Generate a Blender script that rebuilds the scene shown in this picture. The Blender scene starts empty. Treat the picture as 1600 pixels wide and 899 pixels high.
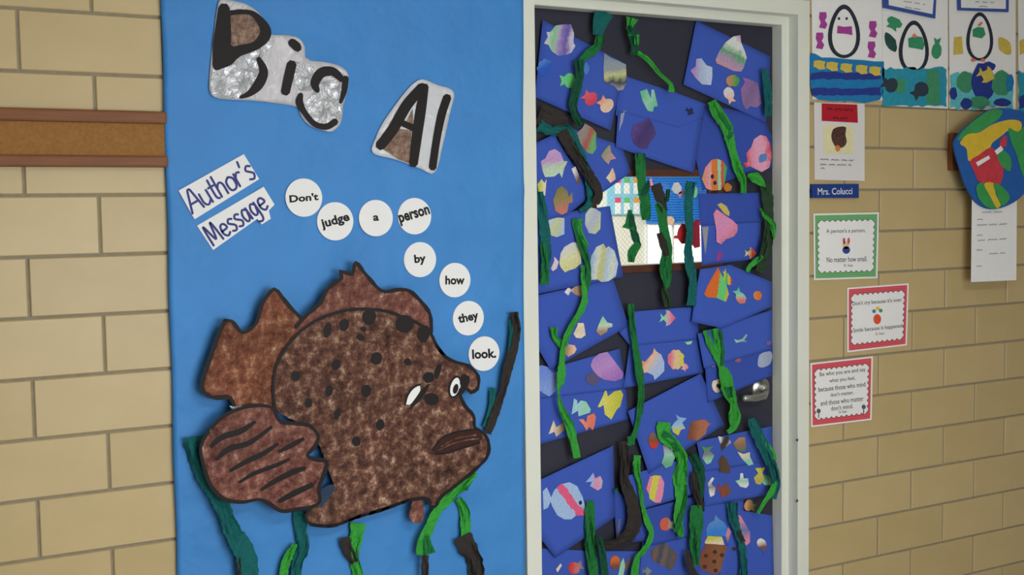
import bpy, bmesh, math, random
from mathutils import Vector, Matrix
from mathutils.geometry import tessellate_polygon
random.seed(7)
S = bpy.context.scene
COL = S.collection
D = bpy.data

# ------------------------------------------------------------------ camera
Z0 = 1.6256                                   # height of the brick joint at eye level
CAM = Vector((-0.477911, -2.784034, 1.579084))
RGT = Vector((0.87413683, -0.48545078, -0.0149111))
DWN = Vector((-0.04515225, -0.05065914, -0.99769481))
FWD = Vector((0.48357634, 0.87279505, -0.06620221))
FPX = 1837.164                                # focal length in pixels of a 1600 wide frame
cd = D.cameras.new('camera'); cd.sensor_width = 36.0; cd.lens = FPX * 36 / 1600; cd.clip_start = 0.05
cam = D.objects.new('camera', cd); COL.objects.link(cam)
M = Matrix((RGT, -DWN, -FWD)).transposed().to_4x4(); M.translation = CAM
cam.matrix_world = M
S.camera = cam

# ------------------------------------------------------------------ light and exposure
W = D.worlds.new('world'); S.world = W; W.use_nodes = True
W.node_tree.nodes['Background'].inputs[0].default_value = (0.80, 0.88, 1.0, 1)
W.node_tree.nodes['Background'].inputs[1].default_value = 0.30
S.view_settings.view_transform = 'Standard'; S.view_settings.look = 'None'
S.view_settings.gamma = 1.0; S.view_settings.exposure = 0.12; S.view_settings.use_curve_mapping = False

def area(name, loc, target, sx, sy, power, col=(1, 1, 1)):
    l = D.lights.new(name, 'AREA'); l.shape = 'RECTANGLE'; l.size = sx; l.size_y = sy; l.energy = power; l.color = col
    o = D.objects.new(name, l); COL.objects.link(o); o.location = loc
    o.rotation_euler = (Vector(target) - Vector(loc)).to_track_quat('-Z', 'Y').to_euler()
    return o
area('corridor_fill_light', (0.75, -3.28, 1.25), (0.75, 0, 1.15), 1.6, 1.1, 50, (0.92, 0.97, 1.0))  # added broad cool light facing the blue paper; the corridor has no window here
area('ceiling_lamp_light', (1.0, -2.7, 2.62), (1.0, -2.7, 0), 1.2, 0.6, 10, (1.0, 0.95, 0.86))
area('classroom_lamp_light', (2.6, 2.6, 2.62), (2.6, 2.9, 0), 1.6, 1.6, 140, (1.0, 0.98, 0.95))

# ------------------------------------------------------------------ helpers
def lin(c):
    return tuple(((x / 255) / 12.92 if x / 255 <= 0.04045 else ((x / 255 + 0.055) / 1.055) ** 2.4) for x in c[:3]) + (1.0,)

def un(px, py, Y):
    """point of the photograph carried onto the vertical plane at depth Y (wall face is Y=0)"""
    d = RGT * ((px - 800) / FPX) + DWN * ((py - 449.5) / FPX) + FWD
    return CAM + d * ((Y - CAM.y) / d.y)

def nodes(name):
    m = D.materials.new(name); m.use_nodes = True
    nt = m.node_tree; b = nt.nodes['Principled BSDF']
    return m, nt, b

def N(nt, t, **kw):
    n = nt.nodes.new(t)
    for k, v in kw.items(): setattr(n, k, v)
    return n

def paper(name, c, rough=0.85, var=0.08, scale=40, bump=0.12, bscale=220, spec=0.25, coat=0.0, stretch=None, bdist=0.004):
    m, nt, b = nodes(name)
    tc = N(nt, 'ShaderNodeTexCoord'); src = tc.outputs['Object']
    if stretch:
        mp = N(nt, 'ShaderNodeMapping'); mp.inputs['Scale'].default_value = stretch
        nt.links.new(src, mp.inputs['Vector']); src = mp.outputs[0]
    no = N(nt, 'ShaderNodeTexNoise'); no.inputs['Scale'].default_value = scale; no.inputs['Detail'].default_value = 4
    nt.links.new(src, no.inputs['Vector'])
    mx = N(nt, 'ShaderNodeMix', data_type='RGBA')
    l = lin(c)
    mx.inputs[6].default_value = tuple(max(0, x * (1 - var * 2)) for x in l[:3]) + (1,)
    mx.inputs[7].default_value = tuple(min(1, x * (1 + var * 2)) for x in l[:3]) + (1,)
    nt.links.new(no.outputs['Fac'], mx.inputs[0]); nt.links.new(mx.outputs[2], b.inputs['Base Color'])
    b.inputs['Roughness'].default_value = rough; b.inputs['Specular IOR Level'].default_value = spec
    b.inputs['Coat Weight'].default_value = coat; b.inputs['Coat Roughness'].default_value = 0.12
    if bump:
        n2 = N(nt, 'ShaderNodeTexNoise'); n2.inputs['Scale'].default_value = bscale; n2.inputs['Detail'].default_value = 3
        nt.links.new(src, n2.inputs['Vector'])
        bp = N(nt, 'ShaderNodeBump'); bp.inputs['Strength'].default_value = bump; bp.inputs['Distance'].default_value = bdist
        nt.links.new(n2.outputs['Fac'], bp.inputs['Height']); nt.links.new(bp.outputs[0], b.inputs['Normal'])
    return m

_cray = {}
def crayon(cols, ang=0, hard=False, noise=0.35, nscale=45):
    """colours laid across a cut-out along a direction, with streaky hand-coloured mottling"""
    key = (tuple(cols), ang, hard, noise, nscale)
    if key in _cray: return _cray[key]
    m, nt, b = nodes('crayon_on_paper')
    tc = N(nt, 'ShaderNodeTexCoord')
    dt = N(nt, 'ShaderNodeVectorMath', operation='DOT_PRODUCT')
    a = math.radians(ang); cx, cz = math.cos(a), -math.sin(a); k = abs(cx) + abs(cz)
    dt.inputs[1].default_value = (cx / k, 0, cz / k)
    sb = N(nt, 'ShaderNodeVectorMath', operation='SUBTRACT'); sb.inputs[1].default_value = (0.5, 0.5, 0.5)
    nt.links.new(tc.outputs['Generated'], sb.inputs[0]); nt.links.new(sb.outputs[0], dt.inputs[0])
    no = N(nt, 'ShaderNodeTexNoise'); no.inputs['Scale'].default_value = nscale; no.inputs['Detail'].default_value = 3
    nt.links.new(tc.outputs['Object'], no.inputs['Vector'])
    ma = N(nt, 'ShaderNodeMath', operation='MULTIPLY_ADD'); ma.inputs[1].default_value = noise; ma.inputs[2].default_value = 0.5 - noise / 2
    nt.links.new(no.outputs['Fac'], ma.inputs[0])
    ad = N(nt, 'ShaderNodeMath', operation='ADD'); nt.links.new(dt.outputs['Value'], ad.inputs[0]); nt.links.new(ma.outputs[0], ad.inputs[1])
    rp = N(nt, 'ShaderNodeValToRGB'); rp.color_ramp.interpolation = 'CONSTANT' if hard else 'LINEAR'
    e = rp.color_ramp.elements; n = len(cols)
    pos = [(i / n if hard else (i + 0.5) / n) for i in range(n)]
    e[0].position = pos[0]; e[0].color = lin(cols[0])
    if n > 1: e[1].position = pos[1]; e[1].color = lin(cols[1])
    else: e[1].position = 1; e[1].color = lin(cols[0])
    for i in range(2, n):
        q = e.new(pos[i]); q.color = lin(cols[i])
    nt.links.new(ad.outputs[0], rp.inputs[0])
    n2 = N(nt, 'ShaderNodeTexNoise'); n2.inputs['Scale'].default_value = 160; n2.inputs['Detail'].default_value = 3
    nt.links.new(tc.outputs['Object'], n2.inputs['Vector'])
    mr = N(nt, 'ShaderNodeMapRange'); mr.inputs[3].default_value = 0.72; mr.inputs[4].default_value = 1.28
    nt.links.new(n2.outputs['Fac'], mr.inputs[0])
    hs = N(nt, 'ShaderNodeHueSaturation'); nt.links.new(mr.outputs[0], hs.inputs['Value']); nt.links.new(rp.outputs[0], hs.inputs['Color'])
    nt.links.new(hs.outputs[0], b.inputs['Base Color'])
    b.inputs['Roughness'].default_value = 0.8; b.inputs['Specular IOR Level'].default_value = 0.25
    _cray[key] = m
    return m

def wloc(o):
    v = Vector((0, 0, 0))
    while o: v = v + Vector(o.location); o = o.parent
    return v

def link(name, verts, faces, mat, parent=None, smooth=False, mats=None):
    """one mesh object from world-space vertices; its origin sits at its middle"""
    lo = [min(v[i] for v in verts) for i in range(3)]; hi = [max(v[i] for v in verts) for i in range(3)]
    c = Vector([(a + b) / 2 for a, b in zip(lo, hi)])
    me = D.meshes.new(name)
    me.from_pydata([tuple(Vector(v) - c) for v in verts], [], faces)
    me.materials.append(mat)
    if smooth:
        for p in me.polygons: p.use_smooth = True
    me.update()
    o = D.objects.new(name, me); COL.objects.link(o)
    if parent: o.parent = parent; o.location = c - wloc(parent)
    else: o.location = c
    return o

def tag(o, label=None, cat=None, group=None, kind=None):
    if label: o['label'] = label
    if cat: o['category'] = cat
    if group: o['group'] = group
    if kind: o['kind'] = kind
    return o

def empty(name, loc, label=None, cat=None, group=None, kind=None):
    o = D.objects.new(name, None); COL.objects.link(o); o.location = loc; o.empty_display_size = 0.05
    return tag(o, label, cat, group, kind)

def boxv(lo, hi):
    x0, y0, z0 = lo; x1, y1, z1 = hi
    v = [(x0, y0, z0), (x1, y0, z0), (x1, y1, z0), (x0, y1, z0), (x0, y0, z1), (x1, y0, z1), (x1, y1, z1), (x0, y1, z1)]
    f = [(0, 3, 2, 1), (4, 5, 6, 7), (0, 1, 5, 4), (1, 2, 6, 5), (2, 3, 7, 6), (3, 0, 4, 7)]
    return v, f

def boxes(name, lst, mat, parent=None, bev=0.0):
    V, F = [], []
    for lo, hi in lst:
        v, f = boxv(lo, hi); n = len(V); V += v; F += [tuple(i + n for i in q) for q in f]
    o = link(name, V, F, mat, parent)
    if bev:
        bm = bmesh.new(); bm.from_mesh(o.data)
        bmesh.ops.bevel(bm, geom=bm.edges[:], offset=bev, segments=2, affect='EDGES', profile=0.6)
        bm.to_mesh(o.data); bm.free()
    return o

def slab(name, xz, Y, th, mat, parent=None, disp=None):
    """flat cut-out: outline in wall coordinates, front face at Y, thickness th behind it"""
    n = len(xz); g = disp or (lambda x, z: 0.0)
    pts = [Vector((x, 0, z)) for x, z in xz]
    tris = tessellate_polygon([[Vector((x, z, 0)) for x, z in xz]])
    V = [(x, Y + g(x, z), z) for x, z in xz] + [(x, Y + th + g(x, z), z) for x, z in xz]
    F = []
    for a, b, c in tris:
        A, B, C_ = pts[a], pts[b], pts[c]
        s = (B.x - A.x) * (C_.z - A.z) - (B.z - A.z) * (C_.x - A.x)
        if s < 0: a, b, c = a, c, b
        F.append((a, b, c)); F.append((a + n, c + n, b + n))
    area2 = sum(xz[i][0] * xz[(i + 1) % n][1] - xz[(i + 1) % n][0] * xz[i][1] for i in range(n))
    for i in range(n):
        j = (i + 1) % n
        F.append((i, i + n, j + n, j) if area2 > 0 else (j, j + n, i + n, i))
    return link(name, V, F, mat, parent)

def px2xz(pts, Y, lim=None):
    r = []
    for p in pts:
        v = un(p[0], p[1], Y); x = v.x
        if lim: x = min(max(x, lim[0]), lim[1])
        r.append((x, v.z))
    return r

def cut(name, pts, Y, mat, parent=None, th=0.0008, disp=None, lim=None):
    return slab(name, px2xz(pts, Y, lim), Y, th, mat, parent, disp)

def ell(cx, cy, rx, ry, n=28, rot=0):
    a0 = math.radians(rot); r = []
    for i in range(n):
        t = 2 * math.pi * i / n; x, y = rx * math.cos(t), ry * math.sin(t)
        r.append((cx + x * math.cos(a0) - y * math.sin(a0), cy + x * math.sin(a0) + y * math.cos(a0)))
    return r

def spline(pts, step=4.0, closed=False):
    """Catmull-Rom through tuples of any length"""
    out = []; n = len(pts)
    if n == 2 and not closed:
        k = max(2, int(math.dist(pts[0][:2], pts[1][:2]) / step))
        return [tuple(a + (b - a) * i / k for a, b in zip(pts[0], pts[1])) for i in range(k + 1)]
    rng = range(n if closed else n - 1)
    for i in rng:
        if closed: p0, p1, p2, p3 = pts[i - 1], pts[i], pts[(i + 1) % n], pts[(i + 2) % n]
        else: p0, p1, p2, p3 = pts[max(i - 1, 0)], pts[i], pts[i + 1], pts[min(i + 2, n - 1)]
        k = max(1, int(math.dist(p1[:2], p2[:2]) / step))
        for s in range(k):
            t = s / k
            out.append(tuple(0.5 * (2 * b + (c - a) * t + (2 * a - 5 * b + 4 * c - d) * t * t + (3 * b - a - 3 * c + d) * t ** 3)
                             for a, b, c, d in zip(p0, p1, p2, p3)))
    if not closed: out.append(tuple(pts[-1]))
    return out

def strokes(name, lines, w, Y, mat, parent=None, smooth=True, step=3.0, closed=False):
    """painted strokes: each line a list of (px,py[,width]); flat ribbons joined in one mesh"""
    V, F = [], []
    for li, L in enumerate(lines):
        Yk = Y - 0.00012 * (li % 6)
        L = [(p[0], p[1], p[2] if len(p) > 2 else w) for p in L]
        if smooth and len(L) > 2: L = spline(L, step, closed)
        elif closed: L = L + [L[0]]
        n0 = len(V); m = len(L)
        # round ends
        a, b = L[0], L[1]; d = math.dist(a[:2], b[:2]) or 1
        if not closed:
            e0 = (a[0] - (b[0] - a[0]) / d * a[2] * 0.35, a[1] - (b[1] - a[1]) / d * a[2] * 0.35, a[2] * 0.5)
            a, b = L[-1], L[-2]; d = math.dist(a[:2], b[:2]) or 1
            e1 = (a[0] - (b[0] - a[0]) / d * a[2] * 0.35, a[1] - (b[1] - a[1]) / d * a[2] * 0.35, a[2] * 0.5)
            L = [e0] + L + [e1]; m = len(L)
        for i, p in enumerate(L):
            q0 = L[max(i - 1, 0)] if not closed else L[i - 1 if i else m - 2]
            q1 = L[min(i + 1, m - 1)] if not closed else L[i + 1 if i < m - 1 else 1]
            dx, dy = q1[0] - q0[0], q1[1] - q0[1]; d = math.hypot(dx, dy) or 1
            nx, ny = -dy / d * p[2] / 2, dx / d * p[2] / 2
            V.append(un(p[0] + nx, p[1] + ny, Yk)); V.append(un(p[0] - nx, p[1] - ny, Yk))
        for i in range(m - 1):
            k = n0 + 2 * i; F.append((k, k + 2, k + 3, k + 1))
    return link(name, V, F, mat, parent)

def text(name, s, cx, cy, wpx, hpx, ang, Y, mat, parent, bold=0.0, shear=0.0):
    """lettering from the built-in font, its box centred on the point, hpx tall and wpx wide"""
    cu = D.curves.new(name, 'FONT'); cu.body = s; cu.offset = bold; cu.resolution_u = 3; cu.shear = shear
    to = D.objects.new(name, cu); COL.objects.link(to)
    dg = bpy.context.evaluated_depsgraph_get(); me = D.meshes.new_from_object(to.evaluated_get(dg))
    vs = [v.co.copy() for v in me.vertices]; fs = [tuple(p.vertices) for p in me.polygons]
    D.objects.remove(to); D.curves.remove(cu); D.meshes.remove(me)
    x0, x1 = min(v.x for v in vs), max(v.x for v in vs); y0, y1 = min(v.y for v in vs), max(v.y for v in vs)
    a = math.radians(ang); c = un(cx, cy, Y)
    ux = (un(cx + math.cos(a) * wpx, cy + math.sin(a) * wpx, Y) - c)
    uy = (un(cx + math.sin(a) * hpx, cy - math.cos(a) * hpx, Y) - c)
    V = [c + ux * ((v.x - (x0 + x1) / 2) / (x1 - x0)) + uy * ((v.y - (y0 + y1) / 2) / (y1 - y0)) for v in vs]
    return link(name, V, fs, mat, parent)

def scribble(name, rows, w, Y, mat, parent, amp=1.6):
    """handwriting-like lines too small to read: rows of (x0,y0,x1,y1)"""
    L = []
    for x0, y0, x1, y1 in rows:
        x = x0
        while x < x1 - 3:
            e = min(x + random.uniform(8, 16), x1); pts = []; q = x; s = 1
            while q < e:
                t = (q - x0) / (x1 - x0); pts.append((q, y0 + (y1 - y0) * t + s * amp * random.uniform(0.5, 1))); q += random.uniform(1.6, 2.6); s = -s
            if len(pts) > 1: L.append(pts)
            x = e + 3
    return strokes(name, L, w, Y, mat, parent, smooth=False)

# ------------------------------------------------------------------ materials
def brick_mat():
    m, nt, b = nodes('glazed_tan_brick')
    oi = N(nt, 'ShaderNodeObjectInfo'); tc = N(nt, 'ShaderNodeTexCoord')
    no = N(nt, 'ShaderNodeTexNoise'); no.inputs['Scale'].default_value = 7; no.inputs['Detail'].default_value = 5
    nt.links.new(tc.outputs['Object'], no.inputs['Vector'])
    ad = N(nt, 'ShaderNodeMath', operation='MULTIPLY_ADD'); ad.inputs[1].default_value = 0.45
    nt.links.new(oi.outputs['Random'], ad.inputs[0]); nt.links.new(no.outputs['Fac'], ad.inputs[2])
    mr = N(nt, 'ShaderNodeMapRange'); mr.inputs[1].default_value = 0.3; mr.inputs[2].default_value = 1.1
    nt.links.new(ad.outputs[0], mr.inputs[0])
    mx = N(nt, 'ShaderNodeMix', data_type='RGBA'); mx.inputs[6].default_value = lin((181, 160, 114)); mx.inputs[7].default_value = lin((197, 175, 130))
    nt.links.new(mr.outputs[0], mx.inputs[0]); nt.links.new(mx.outputs[2], b.inputs['Base Color'])
    b.inputs['Roughness'].default_value = 0.38; b.inputs['Specular IOR Level'].default_value = 0.35
    n2 = N(nt, 'ShaderNodeTexNoise'); n2.inputs['Scale'].default_value = 60
    nt.links.new(tc.outputs['Object'], n2.inputs['Vector'])
    bp = N(nt, 'ShaderNodeBump'); bp.inputs['Strength'].default_value = 0.05; bp.inputs['Distance'].default_value = 0.003
    nt.links.new(n2.outputs['Fac'], bp.inputs['Height']); nt.links.new(bp.outputs[0], b.inputs['Normal'])
    return m
MB_ = brick_mat()
MORTAR = paper('grey_mortar', (146, 137, 118), 0.95, 0.1, 60, 0.4, 300)
CREAM = paper('cream_enamel_paint', (222, 225, 214), 0.45, 0.02, 6, 0.03, 60, 0.4)
PLASTER = paper('pale_plaster', (225, 222, 212), 0.9, 0.03, 5, 0.1, 120)
FLOORM = paper('speckled_vinyl_floor', (168, 160, 146), 0.35, 0.12, 90, 0.02, 40, 0.4)
CEILM = paper('white_ceiling_tile', (228, 228, 222), 0.95, 0.05, 80, 0.4, 160)
OAK = paper('varnished_oak', (122, 74, 40), 0.5, 0.2, 14, 0.1, 60, 0.3, stretch=(0.6, 6, 9))
CORK = paper('tan_cork_strip', (150, 106, 58), 0.85, 0.16, 120, 0.3, 260)
DOORM = paper('dark_slate_door_paint', (46, 48, 62), 0.5, 0.05, 8, 0.04, 90, 0.35)
LITE = paper('reddish_brown_moulding', (84, 50, 38), 0.5, 0.15, 30, 0.1, 90)
POSTER = paper('bright_blue_bulletin_paper', (62, 134, 204), 0.6, 0.06, 6, 0.45, 9, 0.35, bdist=0.03)
NAVY = paper('blue_construction_paper', (62, 90, 184), 0.9, 0.07, 260, 0.2, 400)
NAVY2 = paper('deep_blue_construction_paper', (55, 80, 170), 0.9, 0.07, 260, 0.2, 400)
WHITE = paper('white_paper', (235, 235, 236), 0.7, 0.015, 30, 0.04, 120)
BLACK = paper('black_marker_paint', (26, 20, 22), 0.6, 0.15, 60, 0.1, 120)
INK = paper('black_printed_ink', (22, 22, 26), 0.6, 0.02, 40, 0.0)
GREYINK = paper('grey_printed_ink', (70, 72, 88), 0.7, 0.02, 40, 0.0)
INDIGO = paper('indigo_printed_ink', (54, 62, 128), 0.6, 0.03, 40, 0.0)
STEEL_, nt_, b_ = nodes('brushed_steel')
b_.inputs['Base Color'].default_value = lin((176, 174, 168)); b_.inputs['Metallic'].default_value = 0.9; b_.inputs['Roughness'].default_value = 0.35

def crepe(name, c):
    m, nt, b = nodes(name)
    tc = N(nt, 'ShaderNodeTexCoord')
    mp = N(nt, 'ShaderNodeMapping'); mp.inputs['Scale'].default_value = (1.0, 1.0, 3.2)
    nt.links.new(tc.outputs['Object'], mp.inputs['Vector'])
    no = N(nt, 'ShaderNodeTexNoise'); no.inputs['Scale'].default_value = 70; no.inputs['Detail'].default_value = 4
    nt.links.new(mp.outputs[0], no.inputs['Vector'])
    l = lin(c); mx = N(nt, 'ShaderNodeMix', data_type='RGBA')
    mx.inputs[6].default_value = tuple(x * 0.72 for x in l[:3]) + (1,); mx.inputs[7].default_value = tuple(min(1, x * 1.3) for x in l[:3]) + (1,)
    nt.links.new(no.outputs['Fac'], mx.inputs[0]); nt.links.new(mx.outputs[2], b.inputs['Base Color'])
    b.inputs['Roughness'].default_value = 0.85; b.inputs['Specular IOR Level'].default_value = 0.2
    bp = N(nt, 'ShaderNodeBump'); bp.inputs['Strength'].default_value = 0.5; bp.inputs['Distance'].default_value = 0.004
    nt.links.new(no.outputs['Fac'], bp.inputs['Height']); nt.links.new(bp.outputs[0], b.inputs['Normal'])
    return m
CR = {'lime': crepe('lime_green_crepe', (56, 156, 60)), 'green': crepe('green_crepe', (32, 112, 58)), 'forest': crepe('forest_green_crepe', (22, 78, 56)),
      'teal': crepe('teal_crepe', (22, 96, 96)), 'dark': crepe('dark_brown_crepe', (52, 48, 46)), 'sage': crepe('dark_olive_crepe', (44, 66, 46))}

def sponge(name, cols, scale, rough=0.8, coat=0.0):
    """sponge-dabbed poster paint: blotches of several browns"""
    m, nt, b = nodes(name)
    tc = N(nt, 'ShaderNodeTexCoord')
    no = N(nt, 'ShaderNodeTexNoise'); no.inputs['Scale'].default_value = scale; no.inputs['Detail'].default_value = 9; no.inputs['Roughness'].default_value = 0.72
    nt.links.new(tc.outputs['Object'], no.inputs['Vector'])
    rp = N(nt, 'ShaderNodeValToRGB'); e = rp.color_ramp.elements
    n = len(cols)
    e[0].position = 0.34; e[0].color = lin(cols[0]); e[1].position = 0.70; e[1].color = lin(cols[-1])
    for i in range(1, n - 1):
        q = e.new(0.34 + 0.36 * i / (n - 1)); q.color = lin(cols[i])
    nt.links.new(no.outputs['Fac'], rp.inputs[0])
    # broad patches that are darker or redder
    n3 = N(nt, 'ShaderNodeTexNoise'); n3.inputs['Scale'].default_value = 7; n3.inputs['Detail'].default_value = 2
    nt.links.new(tc.outputs['Object'], n3.inputs['Vector'])
    mr = N(nt, 'ShaderNodeMapRange'); mr.inputs[1].default_value = 0.3; mr.inputs[2].default_value = 0.7; mr.inputs[3].default_value = 0.7; mr.inputs[4].default_value = 1.2
    nt.links.new(n3.outputs['Fac'], mr.inputs[0])
    hs = N(nt, 'ShaderNodeHueSaturation'); nt.links.new(mr.outputs[0], hs.inputs['Value']); nt.links.new(rp.outputs[0], hs.inputs['Color'])
    nt.links.new(hs.outputs[0], b.inputs['Base Color'])
    b.inputs['Roughness'].default_value = rough; b.inputs['Coat Weight'].default_value = coat; b.inputs['Specular IOR Level'].default_value = 0.25
    bp = N(nt, 'ShaderNodeBump'); bp.inputs['Strength'].default_value = 0.3; bp.inputs['Distance'].default_value = 0.003
    nt.links.new(no.outputs['Fac'], bp.inputs['Height']); nt.links.new(bp.outputs[0], b.inputs['Normal'])
    return m
SP_BODY = sponge('sponged_brown_paint', [(42, 26, 24), (78, 50, 42), (104, 70, 56), (150, 118, 100), (206, 184, 164)], 38)
SP_TAIL = sponge('sponged_russet_paint', [(62, 34, 26), (100, 58, 42), (122, 74, 54), (150, 108, 84), (200, 170, 146)], 36)
SP_FIN = sponge('sponged_reddish_brown_paint', [(64, 36, 32), (98, 58, 50), (120, 76, 66), (150, 108, 96), (206, 176, 160)], 38)
SP_LETTER = sponge('sponged_taupe_paint', [(90, 66, 58), (138, 112, 98), (176, 156, 140)], 70)

def laminate():
    m, nt, b = nodes('crinkled_laminate_over_paper')
    tc = N(nt, 'ShaderNodeTexCoord')
    b.inputs['Base Color'].default_value = lin((196, 194, 200)); b.inputs['Roughness'].default_value = 0.5
    b.inputs['Coat Weight'].default_value = 1.0; b.inputs['Coat Roughness'].default_value = 0.06; b.inputs['Coat IOR'].default_value = 1.6
    no = N(nt, 'ShaderNodeTexNoise'); no.inputs['Scale'].default_value = 42; no.inputs['Detail'].default_value = 4; no.inputs['Distortion'].default_value = 1.5
    nt.links.new(tc.outputs['Object'], no.inputs['Vector'])
    bp = N(nt, 'ShaderNodeBump'); bp.inputs['Strength'].default_value = 0.9; bp.inputs['Distance'].default_value = 0.01
    nt.links.new(no.outputs['Fac'], bp.inputs['Height']); nt.links.new(bp.outputs[0], b.inputs['Coat Normal'])
    return m
LAMI = laminate()
def foil():
    m, nt, b = nodes('crumpled_foil')
    tc = N(nt, 'ShaderNodeTexCoord')
    b.inputs['Base Color'].default_value = lin((226, 230, 238)); b.inputs['Metallic'].default_value = 0.6; b.inputs['Roughness'].default_value = 0.18
    no = N(nt, 'ShaderNodeTexNoise'); no.inputs['Scale'].default_value = 38; no.inputs['Detail'].default_value = 6; no.inputs['Distortion'].default_value = 1.2
    nt.links.new(tc.outputs['Object'], no.inputs['Vector'])
    bp = N(nt, 'ShaderNodeBump'); bp.inputs['Strength'].default_value = 1.0; bp.inputs['Distance'].default_value = 0.022
    nt.links.new(no.outputs['Fac'], bp.inputs['Height']); nt.links.new(bp.outputs[0], b.inputs['Normal'])
    return m
FOIL = foil()

# ------------------------------------------------------------------ the setting
ZC, DX0, DX1 = 2.71, 1.093, 2.130               # ceiling height, outer edges of the door frame
DY = 0.078                                      # face of the door
BW, BH, JT = 0.311516, 0.135467, 0.0062         # brick pitch and joint
wall = boxes('wall_front', [((-3.0, 0.0045, 0), (DX0 + 0.012, 0.13, ZC)), ((DX1 - 0.012, 0.0045, 0), (5.2, 0.13, ZC)), ((DX0 + 0.012, 0.0045, 2.2), (DX1 - 0.012, 0.13, ZC))], MORTAR)
tag(wall, 'wall of glazed tan brick in grey mortar around the classroom door', 'wall', kind='structure')

def brick_mesh(w, h):
    v, f = boxv((-w / 2, 0, -h / 2), (w / 2, 0.03, h / 2))
    bm = bmesh.new(); vs = [bm.verts.new(p) for p in v]
    for q in f: bm.faces.new([vs[i] for i in q])
    fe = [e for e in bm.edges if all(abs(x.co.y) < 1e-6 for x in e.verts)]
    bmesh.ops.bevel(bm, geom=fe, offset=0.0022, segments=1, affect='EDGES')
    me = D.meshes.new('brick'); bm.to_mesh(me); bm.free(); me.materials.append(MB_)
    return me
_bm = {}
def add_brick(x0, x1, z0, z1):
    k = (round(x1 - x0, 4), round(z1 - z0, 4))
    if k not in _bm: _bm[k] = brick_mesh(x1 - x0, z1 - z0)
    o = D.objects.new('brick', _bm[k]); COL.objects.link(o); o.parent = wall
    o.location = Vector(((x0 + x1) / 2, random.uniform(-0.0006, 0.0006), (z0 + z1) / 2)) - wloc(wall)
UR = 7.84322
for r in range(-8, 12):                          # courses counted down from eye level
    zt, zb = Z0 - r * BH, Z0 - (r + 1) * BH
    if zt > ZC: zt = ZC
    off = 0.5 if r % 2 else 0.0
    def course(xa, xb, ph):
        k = math.floor((xa / BW) - ph) - 1
        while True:
            a, b = (k + ph) * BW, (k + 1 + ph) * BW; k += 1
            if a >= xb: break
            a2, b2 = max(a + JT / 2, xa), min(b - JT / 2, xb)
            if b2 - a2 > 0.012: add_brick(a2, b2, zb + JT / 2, zt - JT / 2)
    course(-0.95, 0.42, off)
    course(DX1 + 0.001, 4.15, (UR + off) % 1)
    if zb > 2.18: course(0.9, DX1 + 0.0, (UR + off) % 1)

tag(boxes('floor', [((-3, -3.4, -0.05), (5.2, 4.2, 0))], FLOORM), 'pale speckled vinyl floor of corridor and classroom', 'floor', kind='structure')
tag(boxes('ceiling', [((-3, -3.4, ZC), (5.2, 4.2, ZC + 0.05))], CEILM), 'white tiled ceiling of corridor and classroom', 'ceiling', kind='structure')
tag(boxes('wall_corridor', [((-3, -3.5, 0), (5.2, -3.4, ZC))], paper('tan_painted_wall', (150, 134, 104), 0.6)), 'pale corridor wall behind the camera', 'wall', kind='structure')

# hollow metal door frame: one profile swept up, across and down with mitred corners
prof = [(0.0, 0.004), (0.0, -0.012), (0.0015, -0.0135), (0.0455, -0.0135), (0.047, -0.012), (0.047, 0.029), (0.049, 0.031), (0.071, 0.031), (0.073, 0.033), (0.073, 0.076), (0.047, 0.076), (0.047, 0.13), (0.0, 0.13)]
V, F = [], []
ZT = 2.2105
for st in range(4):
    for a, y in prof:
        x = DX0 + a if st in (0, 1) else DX1 - 0.0045 - a
        z = 0.0 if st in (0, 3) else ZT - a
        V.append((x, y, z))
n = len(prof)
for st in range(3):
    for i in range(n - 1):
        a, b = st * n + i, st * n + i + 1
        F.append((a, b, b + n, a + n))
frame = tag(link('trim_1', V, F, CREAM), 'cream painted metal door frame around the fish covered door', 'door frame', kind='structure')
for px, py in ((1246, 688), (1246, 783)):
    p = un(px, py, -0.0138)
    slab('screw', [(p.x + 0.0032 * math.cos(t * 0.785), p.z + 0.0045 * math.sin(t * 0.785)) for t in range(8)], -0.0142, 0.002, paper('dark_screw_head', (70, 66, 60), 0.4), frame)

# the door: slab with a lite opening
LX0, LX1, LZ0, LZ1 = 1.385, 1.835, 1.405, 1.675
dx0, dx1, dz1 = DX0 + 0.050, DX1 - 0.0545, ZT - 0.050
door = boxes('door_1', [((dx0, DY, 0.008), (LX0, DY + 0.044, dz1)), ((LX1, DY, 0.008), (dx1, DY + 0.044, dz1)), ((LX0, DY, 0.008), (LX1, DY + 0.044, LZ0)), ((LX0, DY, LZ1), (LX1, DY + 0.044, dz1))], DOORM)
tag(door, 'dark slate classroom door hung with blue paper fish pictures', 'door', kind='structure')
fw = 0.017
boxes('window_frame', [((LX0 - fw, DY - 0.006, LZ0 - fw), (LX1 + fw, DY + 0.05, LZ0 + 0.004)), ((LX0 - fw, DY - 0.006, LZ1 - 0.004), (LX1 + fw, DY + 0.05, LZ1 + fw)),
                       ((LX0 - fw, DY - 0.006, LZ0), (LX0 + 0.004, DY + 0.05, LZ1)), ((LX1 - 0.004, DY - 0.006, LZ0), (LX1 + fw, DY + 0.05, LZ1))], LITE, door)
GL, nt_, b_ = nodes('clear_glass')
out = nt_.nodes['Material Output']; tr = N(nt_, 'ShaderNodeBsdfTransparent'); gs = N(nt_, 'ShaderNodeBsdfGlossy'); gs.inputs['Roughness'].default_value = 0.02
tr.inputs[0].default_value = (0.95, 0.98, 0.97, 1)
fr = N(nt_, 'ShaderNodeFresnel'); fr.inputs[0].default_value = 1.45; mxs = N(nt_, 'ShaderNodeMixShader')
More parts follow.
